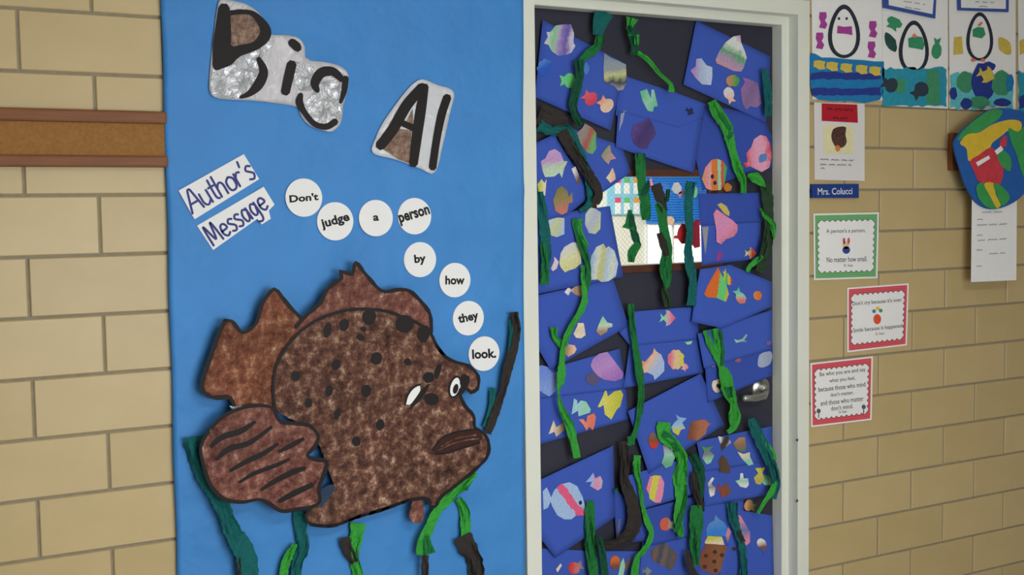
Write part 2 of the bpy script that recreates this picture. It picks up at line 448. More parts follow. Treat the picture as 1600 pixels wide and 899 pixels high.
nt_.links.new(fr.outputs[0], mxs.inputs[0]); nt_.links.new(tr.outputs[0], mxs.inputs[1]); nt_.links.new(gs.outputs[0], mxs.inputs[2]); nt_.links.new(mxs.outputs[0], out.inputs[0])
boxes('window_pane', [((LX0, DY + 0.019, LZ0), (LX1, DY + 0.025, LZ1))], GL, door)
# wire mesh inside the pane
V, F = [], []
def wire(x0, z0, x1, z1, y, r=0.00035):
    d = Vector((x1 - x0, 0, z1 - z0)).normalized(); nn = Vector((-d.z, 0, d.x)) * r
    n = len(V)
    for p in ((x0, z0), (x1, z1)):
        c = Vector((p[0], y, p[1])); V.extend([c + nn, c - Vector((0, r, 0)), c - nn, c + Vector((0, r, 0))])
    for i in range(4): F.append((n + i, n + (i + 1) % 4, n + 4 + (i + 1) % 4, n + 4 + i))
H = LZ1 - LZ0
for i in range(-20, 40):
    a = LX0 + i * 0.0155
    for s in (1, -1):
        x0, z0, x1, z1 = (a, LZ0, a + H, LZ1) if s == 1 else (a + H, LZ0, a, LZ1)
        ts = []
        for X in (LX0, LX1): ts.append((X - x0) / (x1 - x0))
        t0, t1 = max(0, min(ts)), min(1, max(ts))
        if t1 - t0 > 0.02: wire(x0 + (x1 - x0) * t0, z0 + (z1 - z0) * t0, x0 + (x1 - x0) * t1, z0 + (z1 - z0) * t1, DY + 0.022)
tag(link('wire_mesh', V, F, paper('pale_steel_wire', (150, 148, 140), 0.5), door), 'fine diagonal wire mesh in the glass', kind='stuff')
# lever handle
def lathe(name, prof, c, mat, parent, seg=28):
    V, F = [], []
    for r, y in prof:
        for i in range(seg):
            t = 2 * math.pi * i / seg; V.append((c.x + r * math.cos(t), y, c.z + r * math.sin(t)))
    k = len(prof)
    for j in range(k - 1):
        for i in range(seg): F.append((j * seg + i, j * seg + (i + 1) % seg, (j + 1) * seg + (i + 1) % seg, (j + 1) * seg + i))
    F.append(tuple(range((k - 1) * seg, k * seg)))
    return link(name, V, F, mat, parent, smooth=True)
def tube(name, pts, rs, mat, parent, seg=12, flat=1.0):
    V, F = [], []
    for i, p in enumerate(pts):
        p = Vector(p); d = (Vector(pts[min(i + 1, len(pts) - 1)]) - Vector(pts[max(i - 1, 0)])).normalized()
        u = d.cross(Vector((0, 0, 1)));
        if u.length < 0.1: u = d.cross(Vector((1, 0, 0)))
        u.normalize(); w = u.cross(d).normalized()
        for k in range(seg):
            t = 2 * math.pi * k / seg; V.append(p + u * rs[i] * flat * math.cos(t) + w * rs[i] * math.sin(t))
    for i in range(len(pts) - 1):
        for k in range(seg): F.append((i * seg + k, i * seg + (k + 1) % seg, (i + 1) * seg + (k + 1) % seg, (i + 1) * seg + k))
    F.append(tuple(range(seg))[::-1]); F.append(tuple(range((len(pts) - 1) * seg, len(pts) * seg)))
    return link(name, V, F, mat, parent, smooth=True)
hp = un(1192, 607, 0.06)
rose = lathe('door_handle', [(0.036, DY), (0.036, DY - 0.008), (0.031, DY - 0.012), (0.014, DY - 0.014), (0.013, DY - 0.034), (0.0, DY - 0.035)], hp, STEEL_, door)
q0, q1 = un(1196, 618, 0.045), un(1161, 623, 0.040)
tube('lever', [(hp.x, DY - 0.03, hp.z - 0.006), (hp.x - 0.012, DY - 0.037, q0.z), ((q0.x + q1.x) / 2, DY - 0.038, q0.z - 0.004), (q1.x + 0.006, DY - 0.036, q1.z), (q1.x, DY - 0.034, q1.z + 0.001)], [0.012, 0.0125, 0.012, 0.0115, 0.009], STEEL_, rose)

# classroom behind the glass
tag(boxes('wall_back', [((-3, 4.1, 0), (5.2, 4.2, ZC))], PLASTER), 'pale far wall of the classroom seen through the door glass', 'wall', kind='structure')
tag(boxes('wall_right', [((5.2, -3.4, 0), (5.3, 4.2, ZC))], PLASTER), 'plain wall closing the right end', 'wall', kind='structure')
YB = 4.098
pc = cut('pocket_chart', [(949, 272), (1003, 272), (1004, 336), (950, 336)], YB - 0.012, paper('light_blue_nylon', (132, 196, 226), 0.7), th=0.01)
tag(pc, 'light blue pocket chart with white cards on classroom wall behind the door glass', 'chart')
for c, (x, col) in enumerate(((961, (226, 62, 110)), (975, (96, 186, 120)), (990, (226, 160, 70)))):
    for r, y in enumerate((278, 309)):
        cd_ = cut('card', [(x, y), (x + 9, y), (x + 9, y + 25), (x, y + 25)], YB - 0.014, WHITE, pc, 0.0015)
        cut('card_header', [(x, y), (x + 9, y), (x + 9, y + 8), (x, y + 8)], YB - 0.0152, paper('card_colour', col), cd_, 0.001)
bb = tag(empty('bulletin_board', un(1052, 310, YB), 'bright blue ridged paper board on classroom wall behind the door glass', 'board'), None)
V, F = [], []
a, b = un(1008, 268, YB - 0.03), un(1104, 348, YB - 0.03); k = 41
for i in range(k):
    z = a.z + (b.z - a.z) * i / (k - 1); y = YB - 0.03 - (0.012 if i % 2 else 0)
    V += [(a.x, y, z), (b.x, y, z)]
for i in range(k - 1): F.append((2 * i, 2 * i + 1, 2 * i + 3, 2 * i + 2))
link('ridged_paper', V, F, paper('vivid_blue_ridged_paper', (22, 138, 232), 0.6), bb)
cut('paper_shape', [(1012, 284), (1018, 278), (1021, 290), (1015, 296)], YB - 0.05, paper('pink_scrap', (222, 150, 190)), bb, 0.001)
cut('paper_shape', ell(1086, 300, 4, 9), YB - 0.05, paper('mint_scrap', (120, 200, 170)), bb, 0.001)
cut('paper_shape', ell(1045, 345, 9, 7), YB - 0.05, paper('peach_scrap', (236, 190, 160)), bb, 0.001)
EM, nt_, b_ = nodes('daylit_window_glass'); b_.inputs['Emission Color'].default_value = (0.9, 0.96, 1, 1); b_.inputs['Emission Strength'].default_value = 1.1; b_.inputs['Base Color'].default_value = (0.7, 0.7, 0.7, 1)
w1 = cut('window_1', [(1011, 352), (1130, 352), (1130, 450), (1011, 450)], YB - 0.01, EM, th=0.012)
tag(w1, 'bright daylit classroom window seen through the door glass', 'window', kind='structure')
for x in (1011, 1052, 1128): cut('window_bar', [(x - 1.5, 351), (x + 1.5, 351), (x + 1.5, 450), (x - 1.5, 450)], YB - 0.02, WHITE, w1, 0.01)

# ------------------------------------------------------------------ wooden tack rail on the wall
def rail(x0, x1, label, cap=False):
    zt, zb = 1.6256 + 0.190, 1.6256 + 0.0625
    r = empty('tack_rail', (x0, 0, zb), label, 'rail')
    boxes('upper_moulding', [((x0, -0.022, zt - 0.028), (x1, 0.0, zt))], OAK, r, 0.005)
    boxes('lower_moulding', [((x0, -0.022, zb), (x1, 0.0, zb + 0.026))], OAK, r, 0.005)
    boxes('cork_strip', [((x0 + (0.012 if cap else 0), -0.012, zb + 0.02), (x1, 0.0, zt - 0.02))], CORK, r)
    if cap: boxes('end_cap', [((x0, -0.022, zb + 0.022), (x0 + 0.02, 0, zt - 0.024))], OAK, r, 0.003)
    return r
rail(-0.95, 0.1535, 'wooden tack rail with cork strip on brick left of blue poster')
rail(2.757, 4.15, 'wooden tack rail end on brick partly behind the painted paper disc', True)

# ------------------------------------------------------------------ blue bulletin paper and what is on it
def wrinkle(x, z):
    return (0.0016 * math.sin(x * 9 + z * 4) * math.sin(z * 7 + 1.0) + 0.0009 * math.sin(x * 23 - z * 14 + 2)
            - 0.0030 * math.exp(-((z - 1.60 - 0.10 * (x - 0.8)) / 0.018) ** 2) * max(0, min(1, (x - 0.55) * 4))
            - 0.006 * max(0, (z - 2.08) / 0.12) ** 2 * (0.5 + 0.5 * math.sin(x * 8)))
V, F = [], []
nx, nz = 90, 130
zb = 0.32
for j in range(nz + 1):
    for i in range(nx + 1):
        t = j / nz; u_ = i / nx
        z = zb + (2.165 - zb) * t
        xl = 0.1455 + 0.006 * (z - 1.0) + 0.0012 * math.sin(z * 17); xr = 1.0935 + 0.0125 * (z - 1.3) - 0.002 + 0.001 * math.sin(z * 13)
        x = xl + (xr - xl) * u_
        if j == nz: z += 0.006 * math.sin(u_ * 9) + 0.012 * u_
        V.append((x, -0.0165 + wrinkle(x, z) * 1.0, z))
for j in range(nz):
    for i in range(nx):
        a = j * (nx + 1) + i; F.append((a, a + 1, a + nx + 2, a + nx + 1))
nv = len(V)
edge = [i for i in range(nx + 1)] + [j * (nx + 1) + nx for j in range(1, nz + 1)] + [nz * (nx + 1) + i for i in range(nx - 1, -1, -1)] + [j * (nx + 1) for j in range(nz - 1, 0, -1)]
bk = len(V)
V += [(V[i][0], -0.0012, V[i][2]) for i in edge]
for i in range(len(edge)):
    j = (i + 1) % len(edge); F.append((edge[j], edge[i], bk + i, bk + j))
pst = tag(link('blue_poster', V, F, POSTER, smooth=True), 'tall sheet of bright blue bulletin paper hung beside the door frame', 'poster')
PY = -0.0215                                       # things stuck on the blue paper

def crinkly(name, pts, Y, mat, parent, amp=0.004, step=7, lim=None):
    """cut-out with a crinkled front: outline filled with a grid of points, jittered in depth"""
    xz = px2xz(pts, Y)
    bm = bmesh.new(); vs = [bm.verts.new((x, Y, z)) for x, z in xz]
    f = bm.faces.new(vs); bm.normal_update()
    if f.normal.y > 0: f.normal_flip()
    r = bmesh.ops.triangulate(bm, faces=[f])
    for _ in range(5):
        long = [e for e in bm.edges if e.calc_length() > 0.02]
        if not long: break
        bmesh.ops.subdivide_edges(bm, edges=long, cuts=1)
        bmesh.ops.triangulate(bm, faces=bm.faces[:])
    for v in bm.verts: v.co.y += random.uniform(-amp, 0)
    g = bmesh.ops.extrude_face_region(bm, geom=bm.faces[:])
    for q in g['geom']:
        if isinstance(q, bmesh.types.BMVert): q.co.y += 0.001
    bmesh.ops.recalc_face_normals(bm, faces=bm.faces[:])
    me_v = [v.co.copy() for v in bm.verts]; bm.verts.index_update()
    fs = [tuple(v.index for v in f.verts) for f in bm.faces]
    bm.free()
    return link(name, me_v, fs, mat, parent, smooth=True)

# the two big title cut-outs
bigpts = spline([(343, 0), (356, 0), (383, 6), (402, 18), (415, 35), (421, 53), (448, 55), (468, 60), (476, 74), (477, 90), (486, 95), (512, 98), (536, 106), (544, 118), (543, 140), (536, 165), (533, 190), (520, 205), (504, 204), (482, 195), (468, 178), (463, 167), (420, 160), (390, 157), (362, 156), (335, 152), (327, 140), (328, 110), (333, 60), (338, 20)], 6, True)
t1 = tag(crinkly('title_cutout', bigpts, PY, LAMI, None, 0.003), 'crinkled shiny cutout with hand painted word Big at top of blue paper', 'sign', 'painted title words')
YL = PY - 0.0042
cut('sponged_counter', spline([(360, 22), (378, 14), (398, 28), (410, 50), (404, 68), (386, 77), (366, 76), (358, 60)], 5, True), YL + 0.0004, SP_LETTER, t1, 0.0006)
cut('foil_patch', spline([(334, 104), (352, 92), (372, 84), (392, 74), (420, 62), (430, 62), (418, 80), (404, 98), (408, 112), (400, 134), (384, 148), (362, 154), (336, 150), (329, 138)], 6, True), YL + 0.0004, FOIL, t1, 0.0006)
cut('foil_patch', spline([(452, 96), (476, 100), (492, 106), (498, 128), (486, 142), (462, 138), (456, 118)], 6, True), YL + 0.0006, FOIL, t1, 0.0006)
cut('foil_patch', spline([(494, 112), (520, 108), (540, 118), (541, 142), (534, 168), (530, 188), (516, 200), (496, 198), (476, 186), (468, 170), (480, 158), (492, 138)], 6, True), YL + 0.0005, FOIL, t1, 0.0006)
strokes('painted_letter', [[(350, 12, 18), (349, 40, 24), (347, 66, 28), (344, 84, 24), (338, 104, 12)], [(352, 78, 24), (366, 84, 18)], [(360, 20, 8), (392, 20, 8), (412, 40, 15), (414, 56, 18), (398, 72, 14), (372, 80, 18), (352, 92, 26), (338, 106, 10)],
                           [(404, 92, 8), (412, 112, 14), (404, 132, 16), (390, 146, 10), (376, 152, 5)]], 14, YL - 0.0004, BLACK, t1)
strokes('painted_letter', [[(456, 66, 13), (464, 73, 14), (466, 76, 12)], [(456, 100, 15), (451, 122, 15), (446, 144, 14)]], 14, YL - 0.0004, BLACK, t1)
strokes('painted_letter', [[(534, 124, 10), (520, 112, 14), (502, 114, 16), (492, 130, 14), (496, 142, 8)], [(540, 122, 10), (538, 142, 9), (532, 160, 5)], [(470, 148, 8), (468, 160, 12), (476, 176, 9), (492, 194, 9), (510, 198, 10), (524, 190, 11)]], 12, YL - 0.0004, BLACK, t1)
alpts = spline([(648, 129), (660, 124), (684, 133), (709, 144), (702, 180), (692, 225), (679, 270), (655, 263), (620, 250), (582, 239), (586, 218), (598, 192), (622, 158), (638, 138)], 6, True)
t2 = tag(crinkly('title_cutout', alpts, PY, paper('laminated_white_card', (205, 208, 214), 0.35, 0.04, 20, 0.1, 60, 0.4, 0.3), None, 0.002), 'white cutout with hand painted letters Al below and right of the shiny cutout', 'sign', 'painted title words')
cut('sponged_counter', [(645, 170), (634, 192), (646, 197)], PY - 0.0026, SP_LETTER, t2, 0.0005)
cut('sponged_counter', [(616, 200), (643, 204), (640, 256), (622, 249), (600, 234)], PY - 0.0026, SP_LETTER, t2, 0.0005)
strokes('painted_letter', [[(660, 136, 15), (636, 164, 17), (614, 202, 17), (594, 228, 16)], [(664, 135, 12), (658, 170, 16), (652, 210, 16), (646, 256, 14)], [(628, 192, 10), (650, 202, 11)]], 15, PY - 0.0032, BLACK, t2)
strokes('painted_letter', [[(699, 152, 13), (690, 180, 13), (682, 220, 12), (676, 262, 12)]], 12, PY - 0.0032, BLACK, t2)

# heading strips lettered by hand: stroke glyphs
GLY = {'A': [[(0, 0), (.32, 1), (.42, 1), (.62, 0)], [(.14, .38), (.52, .38)]], 'u': [[(0, .6), (.02, .15), (.18, 0), (.36, .15)], [(.38, .62), (.4, 0)]],
       't': [[(.15, .95), (.15, .15), (.28, 0)], [(0, .62), (.3, .62)]], 'h': [[(0, 1), (0, 0)], [(0, .4), (.16, .6), (.32, .48), (.34, 0)]],
       'o': [[(.2, .62), (.02, .45), (.04, .1), (.2, 0), (.38, .12), (.38, .48), (.2, .62)]], 'r': [[(0, .62), (0, 0)], [(0, .4), (.14, .6), (.28, .56)]],
       "'": [[(.08, 1.0), (.04, .74)]], 's': [[(.3, .56), (.14, .64), (.02, .48), (.18, .33), (.3, .2), (.2, 0), (.0, .06)]],
       'M': [[(0, 0), (.08, 1), (.3, .2), (.52, 1), (.62, 0)]], 'e': [[(.02, .32), (.36, .36), (.28, .6), (.08, .56), (.02, .2), (.18, 0), (.36, .1)]],
       'a': [[(.34, .52), (.16, .62), (.02, .35), (.1, .02), (.26, .08), (.34, .4)], [(.36, .62), (.38, 0)]],
       'g': [[(.34, .52), (.16, .62), (.02, .35), (.1, .05), (.26, .1), (.34, .4)], [(.36, .62), (.36, -.18), (.2, -.34), (.04, -.26)]]}
ADV = {'A': .7, 'u': .5, 't': .38, 'h': .48, 'o': .5, 'r': .36, "'": .2, 's': .42, 'M': .76, 'e': .5, 'a': .52, 'g': .52}
def handword(s, x0, y0, x1, y1, h, Y, mat, parent, w):
    tot = sum(ADV[c] for c in s) - 0.1
    L = math.dist((x0, y0), (x1, y1)); ux, uy = (x1 - x0) / L, (y1 - y0) / L; vx, vy = uy, -ux; k = L / tot; x = 0
    for c in s:
        ls = []
        for g in GLY[c]: ls.append([(x0 + ux * (x + p[0]) * k + vx * p[1] * h, y0 + uy * (x + p[0]) * k + vy * p[1] * h) for p in g])
        strokes('letter', ls, w, Y, mat, parent, step=2); x += ADV[c]
h1 = tag(cut('heading_strip', [(279, 298), (381, 241), (405, 280), (304, 343)], PY, WHITE, None, 0.003), "white paper strip lettered Author's in blue on the blue paper", 'sign')
handword("Author's", 301, 334, 401, 277, 36, PY - 0.0006, INDIGO, h1, 3.6)
h2 = tag(cut('heading_strip', [(308, 353), (412, 292), (429, 320), (420, 329), (423, 342), (409, 351), (402, 342), (333, 391)], PY, WHITE, None, 0.003), 'white paper strip lettered Message in blue, just under another lettered strip', 'sign')
handword('Message', 334, 384, 421, 324, 33, PY - 0.0006, INDIGO, h2, 3.6)

# word bubbles
for (cx, cy, r, s, wp, hp_, an, num) in ((475, 309, 30, "Don't", 45, 12, -5, 'first'), (524, 346, 30, 'judge', 45, 19, -16, 'second'), (587.5, 341, 28.5, 'a', 9, 9, -3, ''), (648, 338, 28.5, 'person', 49, 18, -17, ''),
                                         (656.5, 406, 27.5, 'by', 18, 17, -6, ''), (711, 438, 27, 'how', 30, 14, 0, ''), (732, 497.5, 27, 'they', 32, 18, -12, ''), (756.5, 553, 27, 'look.', 37, 15, -3, '')):
    c = un(cx, cy, PY); rr = (un(cx, cy - r, PY) - c).length
    b = slab('word_bubble', [(c.x + rr * math.cos(i * math.pi / 24), c.z + rr * math.sin(i * math.pi / 24)) for i in range(48)], PY, 0.004, WHITE)
    tag(b, 'white paper circle printed with the word %s, on blue paper' % s, 'sign', 'round word bubbles')
    text('lettering', s, cx, cy, wp, hp_, an, PY - 0.0005, INK, b, 0.036)

# ------------------------------------------------------------------ big brown paper fish
FY = -0.060
tailp = [(352, 501), (362, 502), (378, 520), (392, 514), (402, 502), (410, 475), (428, 452), (440, 464), (455, 482), (472, 499), (480, 510), (452, 540), (432, 574), (428, 600), (430, 640), (426, 648), (380, 641), (366, 636), (360, 622), (332, 621), (317, 610), (318, 590), (330, 556), (342, 522)]
dorsp = [(462, 512), (478, 494), (500, 474), (512, 452), (534, 434), (532, 424), (550, 429), (556, 411), (574, 432), (597, 455), (622, 453), (640, 455), (660, 474), (672, 492), (674, 520), (640, 510), (590, 494), (550, 488), (510, 496), (480, 510)]
bodyp = [(430, 640), (427, 610), (431, 575), (446, 545), (470, 518), (505, 496), (550, 484), (600, 486), (650, 504), (672, 520), (682, 540), (696, 558), (712, 566), (732, 572), (747, 588), (746, 608), (736, 614), (726, 604), (718, 612), (726, 634), (740, 650), (742, 668), (758, 680), (764, 696), (760, 716), (738, 738), (716, 756), (690, 776), (680, 792), (672, 792), (670, 780), (640, 782), (600, 796), (560, 808), (520, 822), (486, 820), (478, 806), (484, 796), (506, 782), (520, 768), (522, 760), (500, 700), (470, 664)]
pectp = [(330, 670), (348, 652), (372, 640), (400, 634), (424, 637), (432, 650), (440, 660), (460, 662), (484, 666), (497, 682), (492, 698), (480, 712), (492, 718), (510, 722), (506, 742), (498, 764), (500, 784), (488, 792), (466, 796), (440, 799), (420, 787), (404, 781), (378, 785), (350, 780), (330, 760), (322, 740), (314, 710), (316, 692)]
fish = empty('fish_cutout', un(540, 640, FY), 'huge brown sponge painted paper fish on the lower blue paper', 'fish')
def rough(pts, a=1.2, step=6):
    return [(p[0] + random.uniform(-a, a), p[1] + random.uniform(-a, a)) for p in spline(pts, step, True)]
tl, dl, bl, pl = rough(tailp), rough(dorsp), rough(bodyp), rough(pectp)
tf = cut('tail_fin', tl, FY + 0.004, SP_TAIL, fish, 0.002)
df = cut('dorsal_fin', dl, FY + 0.002, SP_FIN, fish, 0.002)
bd = cut('body', bl, FY, SP_BODY, fish, 0.003)
pf = cut('pectoral_fin', pl, FY - 0.012, SP_FIN, fish, 0.002)
def outline(pts, w, Y, par, closed=True):
    ls = [(p[0], p[1], w * random.uniform(0.75, 1.2)) for p in pts]
    return strokes('painted_outline', [ls], w, Y, BLACK, par, smooth=True, step=5, closed=closed)
outline(spline(tailp[:11], 6), 6, FY + 0.0034, tf, False); outline(spline(tailp[15:] + tailp[:1], 6), 7, FY + 0.0034, tf, False)
outline(spline(dorsp[:15], 6), 6, FY + 0.0014, df, False)
outline(spline(bodyp[:12], 6), 5, FY - 0.0006, bd, False)
outline(spline(bodyp[10:36], 6), 5.5, FY - 0.0006, bd, False); outline(spline(bodyp[31:39], 6), 4, FY - 0.0006, bd, False)
outline(pectp, 6, FY - 0.0126, pf)
strokes('painted_stripe', [[(330, 698, 6.5), (346, 684, 9.1), (376, 674, 9.1), (398, 660, 5.2)], [(338, 718, 5.2), (358, 702, 9.1), (390, 692, 7.8), (424, 668, 5.2)], [(360, 736, 5.2), (384, 722, 7.8), (410, 710, 7.8), (434, 694, 5.2)],
                           [(374, 754, 3.9), (398, 740, 6.5), (430, 728, 6.5), (452, 718, 3.9)], [(436, 706, 3.9), (452, 698, 7.8), (474, 686, 5.2)], [(408, 766, 3.9), (430, 752, 7.8), (458, 738, 9.1), (476, 732, 6.5)], [(436, 784, 6.5), (458, 772, 9.1), (488, 758, 7.8)]], 6, FY - 0.0128, BLACK, pf)
for x, y, rx, ry in ((512, 516, 6, 12), (538, 508, 8, 10), (577, 496, 11, 12), (563, 528, 7, 5), (588, 560, 9, 10), (525, 570, 7, 9), (637, 566, 6, 6), (572, 611, 8, 10), (514, 611, 6, 9), (482, 630, 6, 8), (527, 648, 5, 9), (557, 690, 7, 8), (594, 664, 7, 9),
                     (632, 506, 15, 14), (662, 522, 10, 14), (684, 580, 5, 12), (670, 590, 9, 9), (674, 624, 12, 10), (568, 515, 5, 4), (462, 588, 7, 8)):
    cut('painted_spot', [(px_ + random.uniform(-.8, .8), py_ + random.uniform(-.8, .8)) for px_, py_ in ell(x, y, rx, ry, 14, 15)], FY - 0.0007, BLACK, bd, 0.0005)
cut('painted_patch', spline([(640, 640), (648, 622), (662, 606), (672, 600), (660, 622), (648, 634)], 4, True), FY - 0.0009, BLACK, bd, 0.0005)
e1 = cut('eye', spline([(634, 632), (637, 620), (646, 608), (656, 603), (657, 610), (648, 624), (640, 633)], 4, True), FY - 0.0018, WHITE, bd, 0.001); tag(e1, 'white almond shaped eye')
strokes('painted_outline', [[(633, 632), (637, 618), (646, 606), (657, 601)]], 3, FY - 0.0022, BLACK, e1)
cut('eye_socket', spline([(722, 586), (734, 590), (730, 606), (720, 618), (716, 604)], 4, True), FY - 0.0012, BLACK, bd, 0.0008)
e2 = cut('eye', ell(711, 605, 8, 16, 26, 15), FY - 0.0020, WHITE, bd, 0.001); tag(e2, 'white oval eye with black pupil')
strokes('painted_outline', [ell(711, 605, 8.5, 16.5, 18, 15)], 3, FY - 0.0026, BLACK, e2, closed=True)
cut('pupil', ell(712, 608, 4, 8, 18, 15), FY - 0.0028, BLACK, e2, 0.0005)
cut('mouth', spline([(677, 702), (690, 686), (716, 676), (744, 672), (754, 682), (748, 692), (720, 700), (696, 708), (680, 710)], 5, True), FY - 0.0010, paper('dark_brown_paint', (58, 34, 30), 0.8, 0.2, 60), bd, 0.0006)
strokes('mouth_line', [[(686, 704), (706, 694), (730, 688), (748, 686)], [(690, 698), (712, 686), (744, 680)]], 2.2, FY - 0.0018, SP_BODY, bd)
strokes('painted_outline', [[(676, 704), (692, 684), (720, 674), (746, 671)], [(680, 710), (700, 708), (724, 700), (750, 692)]], 3, FY - 0.0020, BLACK, bd)
bf = cut('belly_fin', rough([(646, 782), (656, 778), (662, 790), (662, 808), (656, 818), (646, 818), (640, 808), (642, 794)], 0.8, 4), FY + 0.003, SP_FIN, fish, 0.002)
cut('painted_patch', spline([(500, 772), (510, 760), (522, 758), (522, 766), (510, 784), (500, 792)], 4, True), FY - 0.0008, paper('dark_teal_paint', (34, 56, 80), 0.6, 0.2, 50), bd, 0.0006)
cut('silver_tape', [(358, 634), (364, 636), (376, 634), (388, 638), (386, 644), (366, 644)], FY - 0.001, FOIL, tf, 0.0006)

# ------------------------------------------------------------------ crepe streamers
def ribbon(name, pts, Y, mat, parent=None, amp=0.32, tw=1.0, ph=0.0, nmid=6):
    """twisted crepe strip: centre line and width from the path, edges turning in depth as it twists"""
    P = spline([(p[0], p[1], p[2]) for p in pts], 4.5)
    V, F = [], []; s = 0.0; rj = random.Random(int(pts[0][0] * 7 + pts[0][1] * 13))
    m = nmid + 1; p1, p2 = rj.uniform(0, 6), rj.uniform(0, 6)
    for i, p in enumerate(P):
        q0, q1 = P[max(i - 1, 0)], P[min(i + 1, len(P) - 1)]
        dx, dy = q1[0] - q0[0], q1[1] - q0[1]; d = math.hypot(dx, dy) or 1
        if i: s += math.dist(P[i - 1][:2], p[:2])
        nx, ny = -dy / d, dx / d; w = p[2] * 1.12 * (1 + rj.uniform(-.10, .10)); a = ph + s * 0.02 * tw
        wl = (un(p[0] + w / 2, p[1], Y) - un(p[0] - w / 2, p[1], Y)).length
        for j in range(m):
            u = j / (m - 1) - 0.5
            lat = u * w * (0.84 + 0.16 * math.cos(a)) + rj.uniform(-.5, .5)
            yy = Y + amp * wl * u * math.sin(a) - 0.14 * wl * math.cos(u * 9 + s * 0.06 + p1) * (0.5 + 0.5 * math.sin(s * 0.05 + p2)) + rj.uniform(-.0016, .0016)
            V.append(un(p[0] + nx * lat, p[1] + ny * lat, yy))
    for i in range(len(P) - 1):
        for j in range(m - 1):
            k = i * m + j; F.append((k, k + m, k + m + 1, k + 1))
    return link(name, V, F, mat, parent, smooth=False)

def streamer(label, strips, Y, group='crepe seaweed streamers'):
    if len(strips) == 1:
        c, pts = strips[0]; o = ribbon('crepe_streamer', pts, Y, CR[c], ph=random.uniform(0, 3))
        return tag(o, label, 'streamer', group)
    p = strips[0][1][0]
    r = empty('crepe_streamer', un(p[0], p[1], Y), label, 'streamer', group)
    for i, (c, pts) in enumerate(strips):
        o = ribbon('crepe_strip', pts, Y - 0.0035 * i, CR[c], r, ph=random.uniform(0, 3))
        o['label'] = {'lime': 'lime green strip', 'green': 'green strip', 'forest': 'dark green strip', 'teal': 'teal strip', 'dark': 'dark brown strip', 'sage': 'dark olive strip'}[c]
    return r
SYP = -0.034
streamer('teal crepe streamer hanging from behind the striped fin of the big brown fish', [('teal', [(306, 682, 40), (312, 712, 44), (324, 745, 42), (340, 772, 40), (350, 798, 30), (362, 828, 30), (376, 852, 30), (386, 875, 30), (390, 930, 26)]), ('dark', [(372, 872, 8), (374, 900, 8), (374, 930, 8)])], SYP - 0.010)
streamer('green and teal crepe streamer below the rear belly of the big brown fish', [('teal', [(468, 800, 22), (470, 830, 24), (474, 855, 24), (464, 885, 22), (462, 930, 20)]), ('lime', [(462, 850, 8), (452, 868, 18), (444, 890, 18), (440, 930, 16)])], SYP)
streamer('short green and brown crepe streamer under the middle belly of the big brown fish', [('lime', [(560, 818, 22), (556, 845, 18), (552, 870, 16), (560, 900, 18), (562, 930, 16)]), ('dark', [(538, 840, 14), (543, 858, 15), (554, 880, 12)])], SYP)
streamer('lime green crepe streamer bending left below the chin of the big brown fish', [('lime', [(740, 736, 20), (718, 760, 22), (700, 780, 20), (684, 798, 18), (672, 822, 18), (660, 850, 18), (658, 868, 14)]), ('green', [(664, 838, 12), (672, 866, 18)]), ('dark', [(664, 868, 12), (664, 930, 14)])], SYP - 0.016)
streamer('green crepe streamer turning dark brown at bottom right of the blue paper', [('green', [(738, 700, 14), (730, 740, 22), (722, 765, 18)]), ('lime', [(716, 780, 14), (726, 800, 20), (728, 838, 20)]), ('dark', [(722, 838, 26), (732, 858, 26), (742, 878, 24), (748, 930, 30)])], SYP + 0.004)
streamer('long dark brown and teal crepe streamer rising beside the big brown fish mouth', [('teal', [(770, 606, 12), (768, 640, 14), (758, 668, 12)]), ('dark', [(803, 488, 16), (806, 515, 20), (802, 545, 19), (794, 575, 17), (786, 610, 12), (774, 645, 12), (762, 678, 10)]), ('teal', [(797, 500, 3), (799, 520, 6), (795, 548, 5)])], SYP)

# ------------------------------------------------------------------ fish pictures on the door
LIM = (DX0 + 0.0745, DX1 - 0.0785)
def fishpoly(cx, cy, L, H, ang=0, kind='round'):
    a = math.radians(ang); pts = []; rj = random.Random(int(cx * 31 + cy))
    if kind == 'round':
        for i in range(15):
            t = math.radians(-152 + 304 * i / 14); pts.append((0.13 + 0.37 * math.cos(t), 0.48 * math.sin(t)))
        pts += [(-0.48, 0.36), (-0.38, 0.0), (-0.5, -0.34)]
    elif kind == 'angel':
        pts = [(.5, .02), (.34, -.2), (.12, -.42), (-.08, -.5), (-.06, -.28), (-.24, -.08), (-.46, -.3), (-.4, 0), (-.5, .28), (-.22, .1), (-.05, .3), (-.1, .5), (.16, .4), (.36, .18)]
    elif kind == 'leaf':
        for i in range(16):
            t = 2 * math.pi * i / 16; pts.append((0.5 * math.cos(t), 0.5 * math.sin(t) * (1 - 0.35 * abs(math.cos(t)))))
    elif kind == 'scallop':
        for i in range(24):
            t = 2 * math.pi * i / 24; r = 0.5 * (1 + (0.06 if i % 3 else -0.06)); pts.append((r * math.cos(t), r * math.sin(t)))
    elif kind == 'spiny':
        for i in range(20):
            t = math.radians(-155 + 310 * i / 19); r = 1.12 if i % 4 == 1 else 0.95; pts.append((0.1 + 0.36 * r * math.cos(t), 0.42 * r * math.sin(t)))
        pts += [(-0.5, 0.3), (-0.36, 0.0), (-0.5, -0.3)]
    else:
        for i in range(16):
            t = 2 * math.pi * i / 16; r = 0.5 * (1 + rj.uniform(-.1, .08)); pts.append((r * math.cos(t), r * math.sin(t)))
    o = []
    for x, y in pts:
        x = x * L + rj.uniform(-.5, .5); y = y * H + rj.uniform(-.5, .5)
        o.append((cx + x * math.cos(a) - y * math.sin(a), cy + x * math.sin(a) + y * math.cos(a)))
    return o
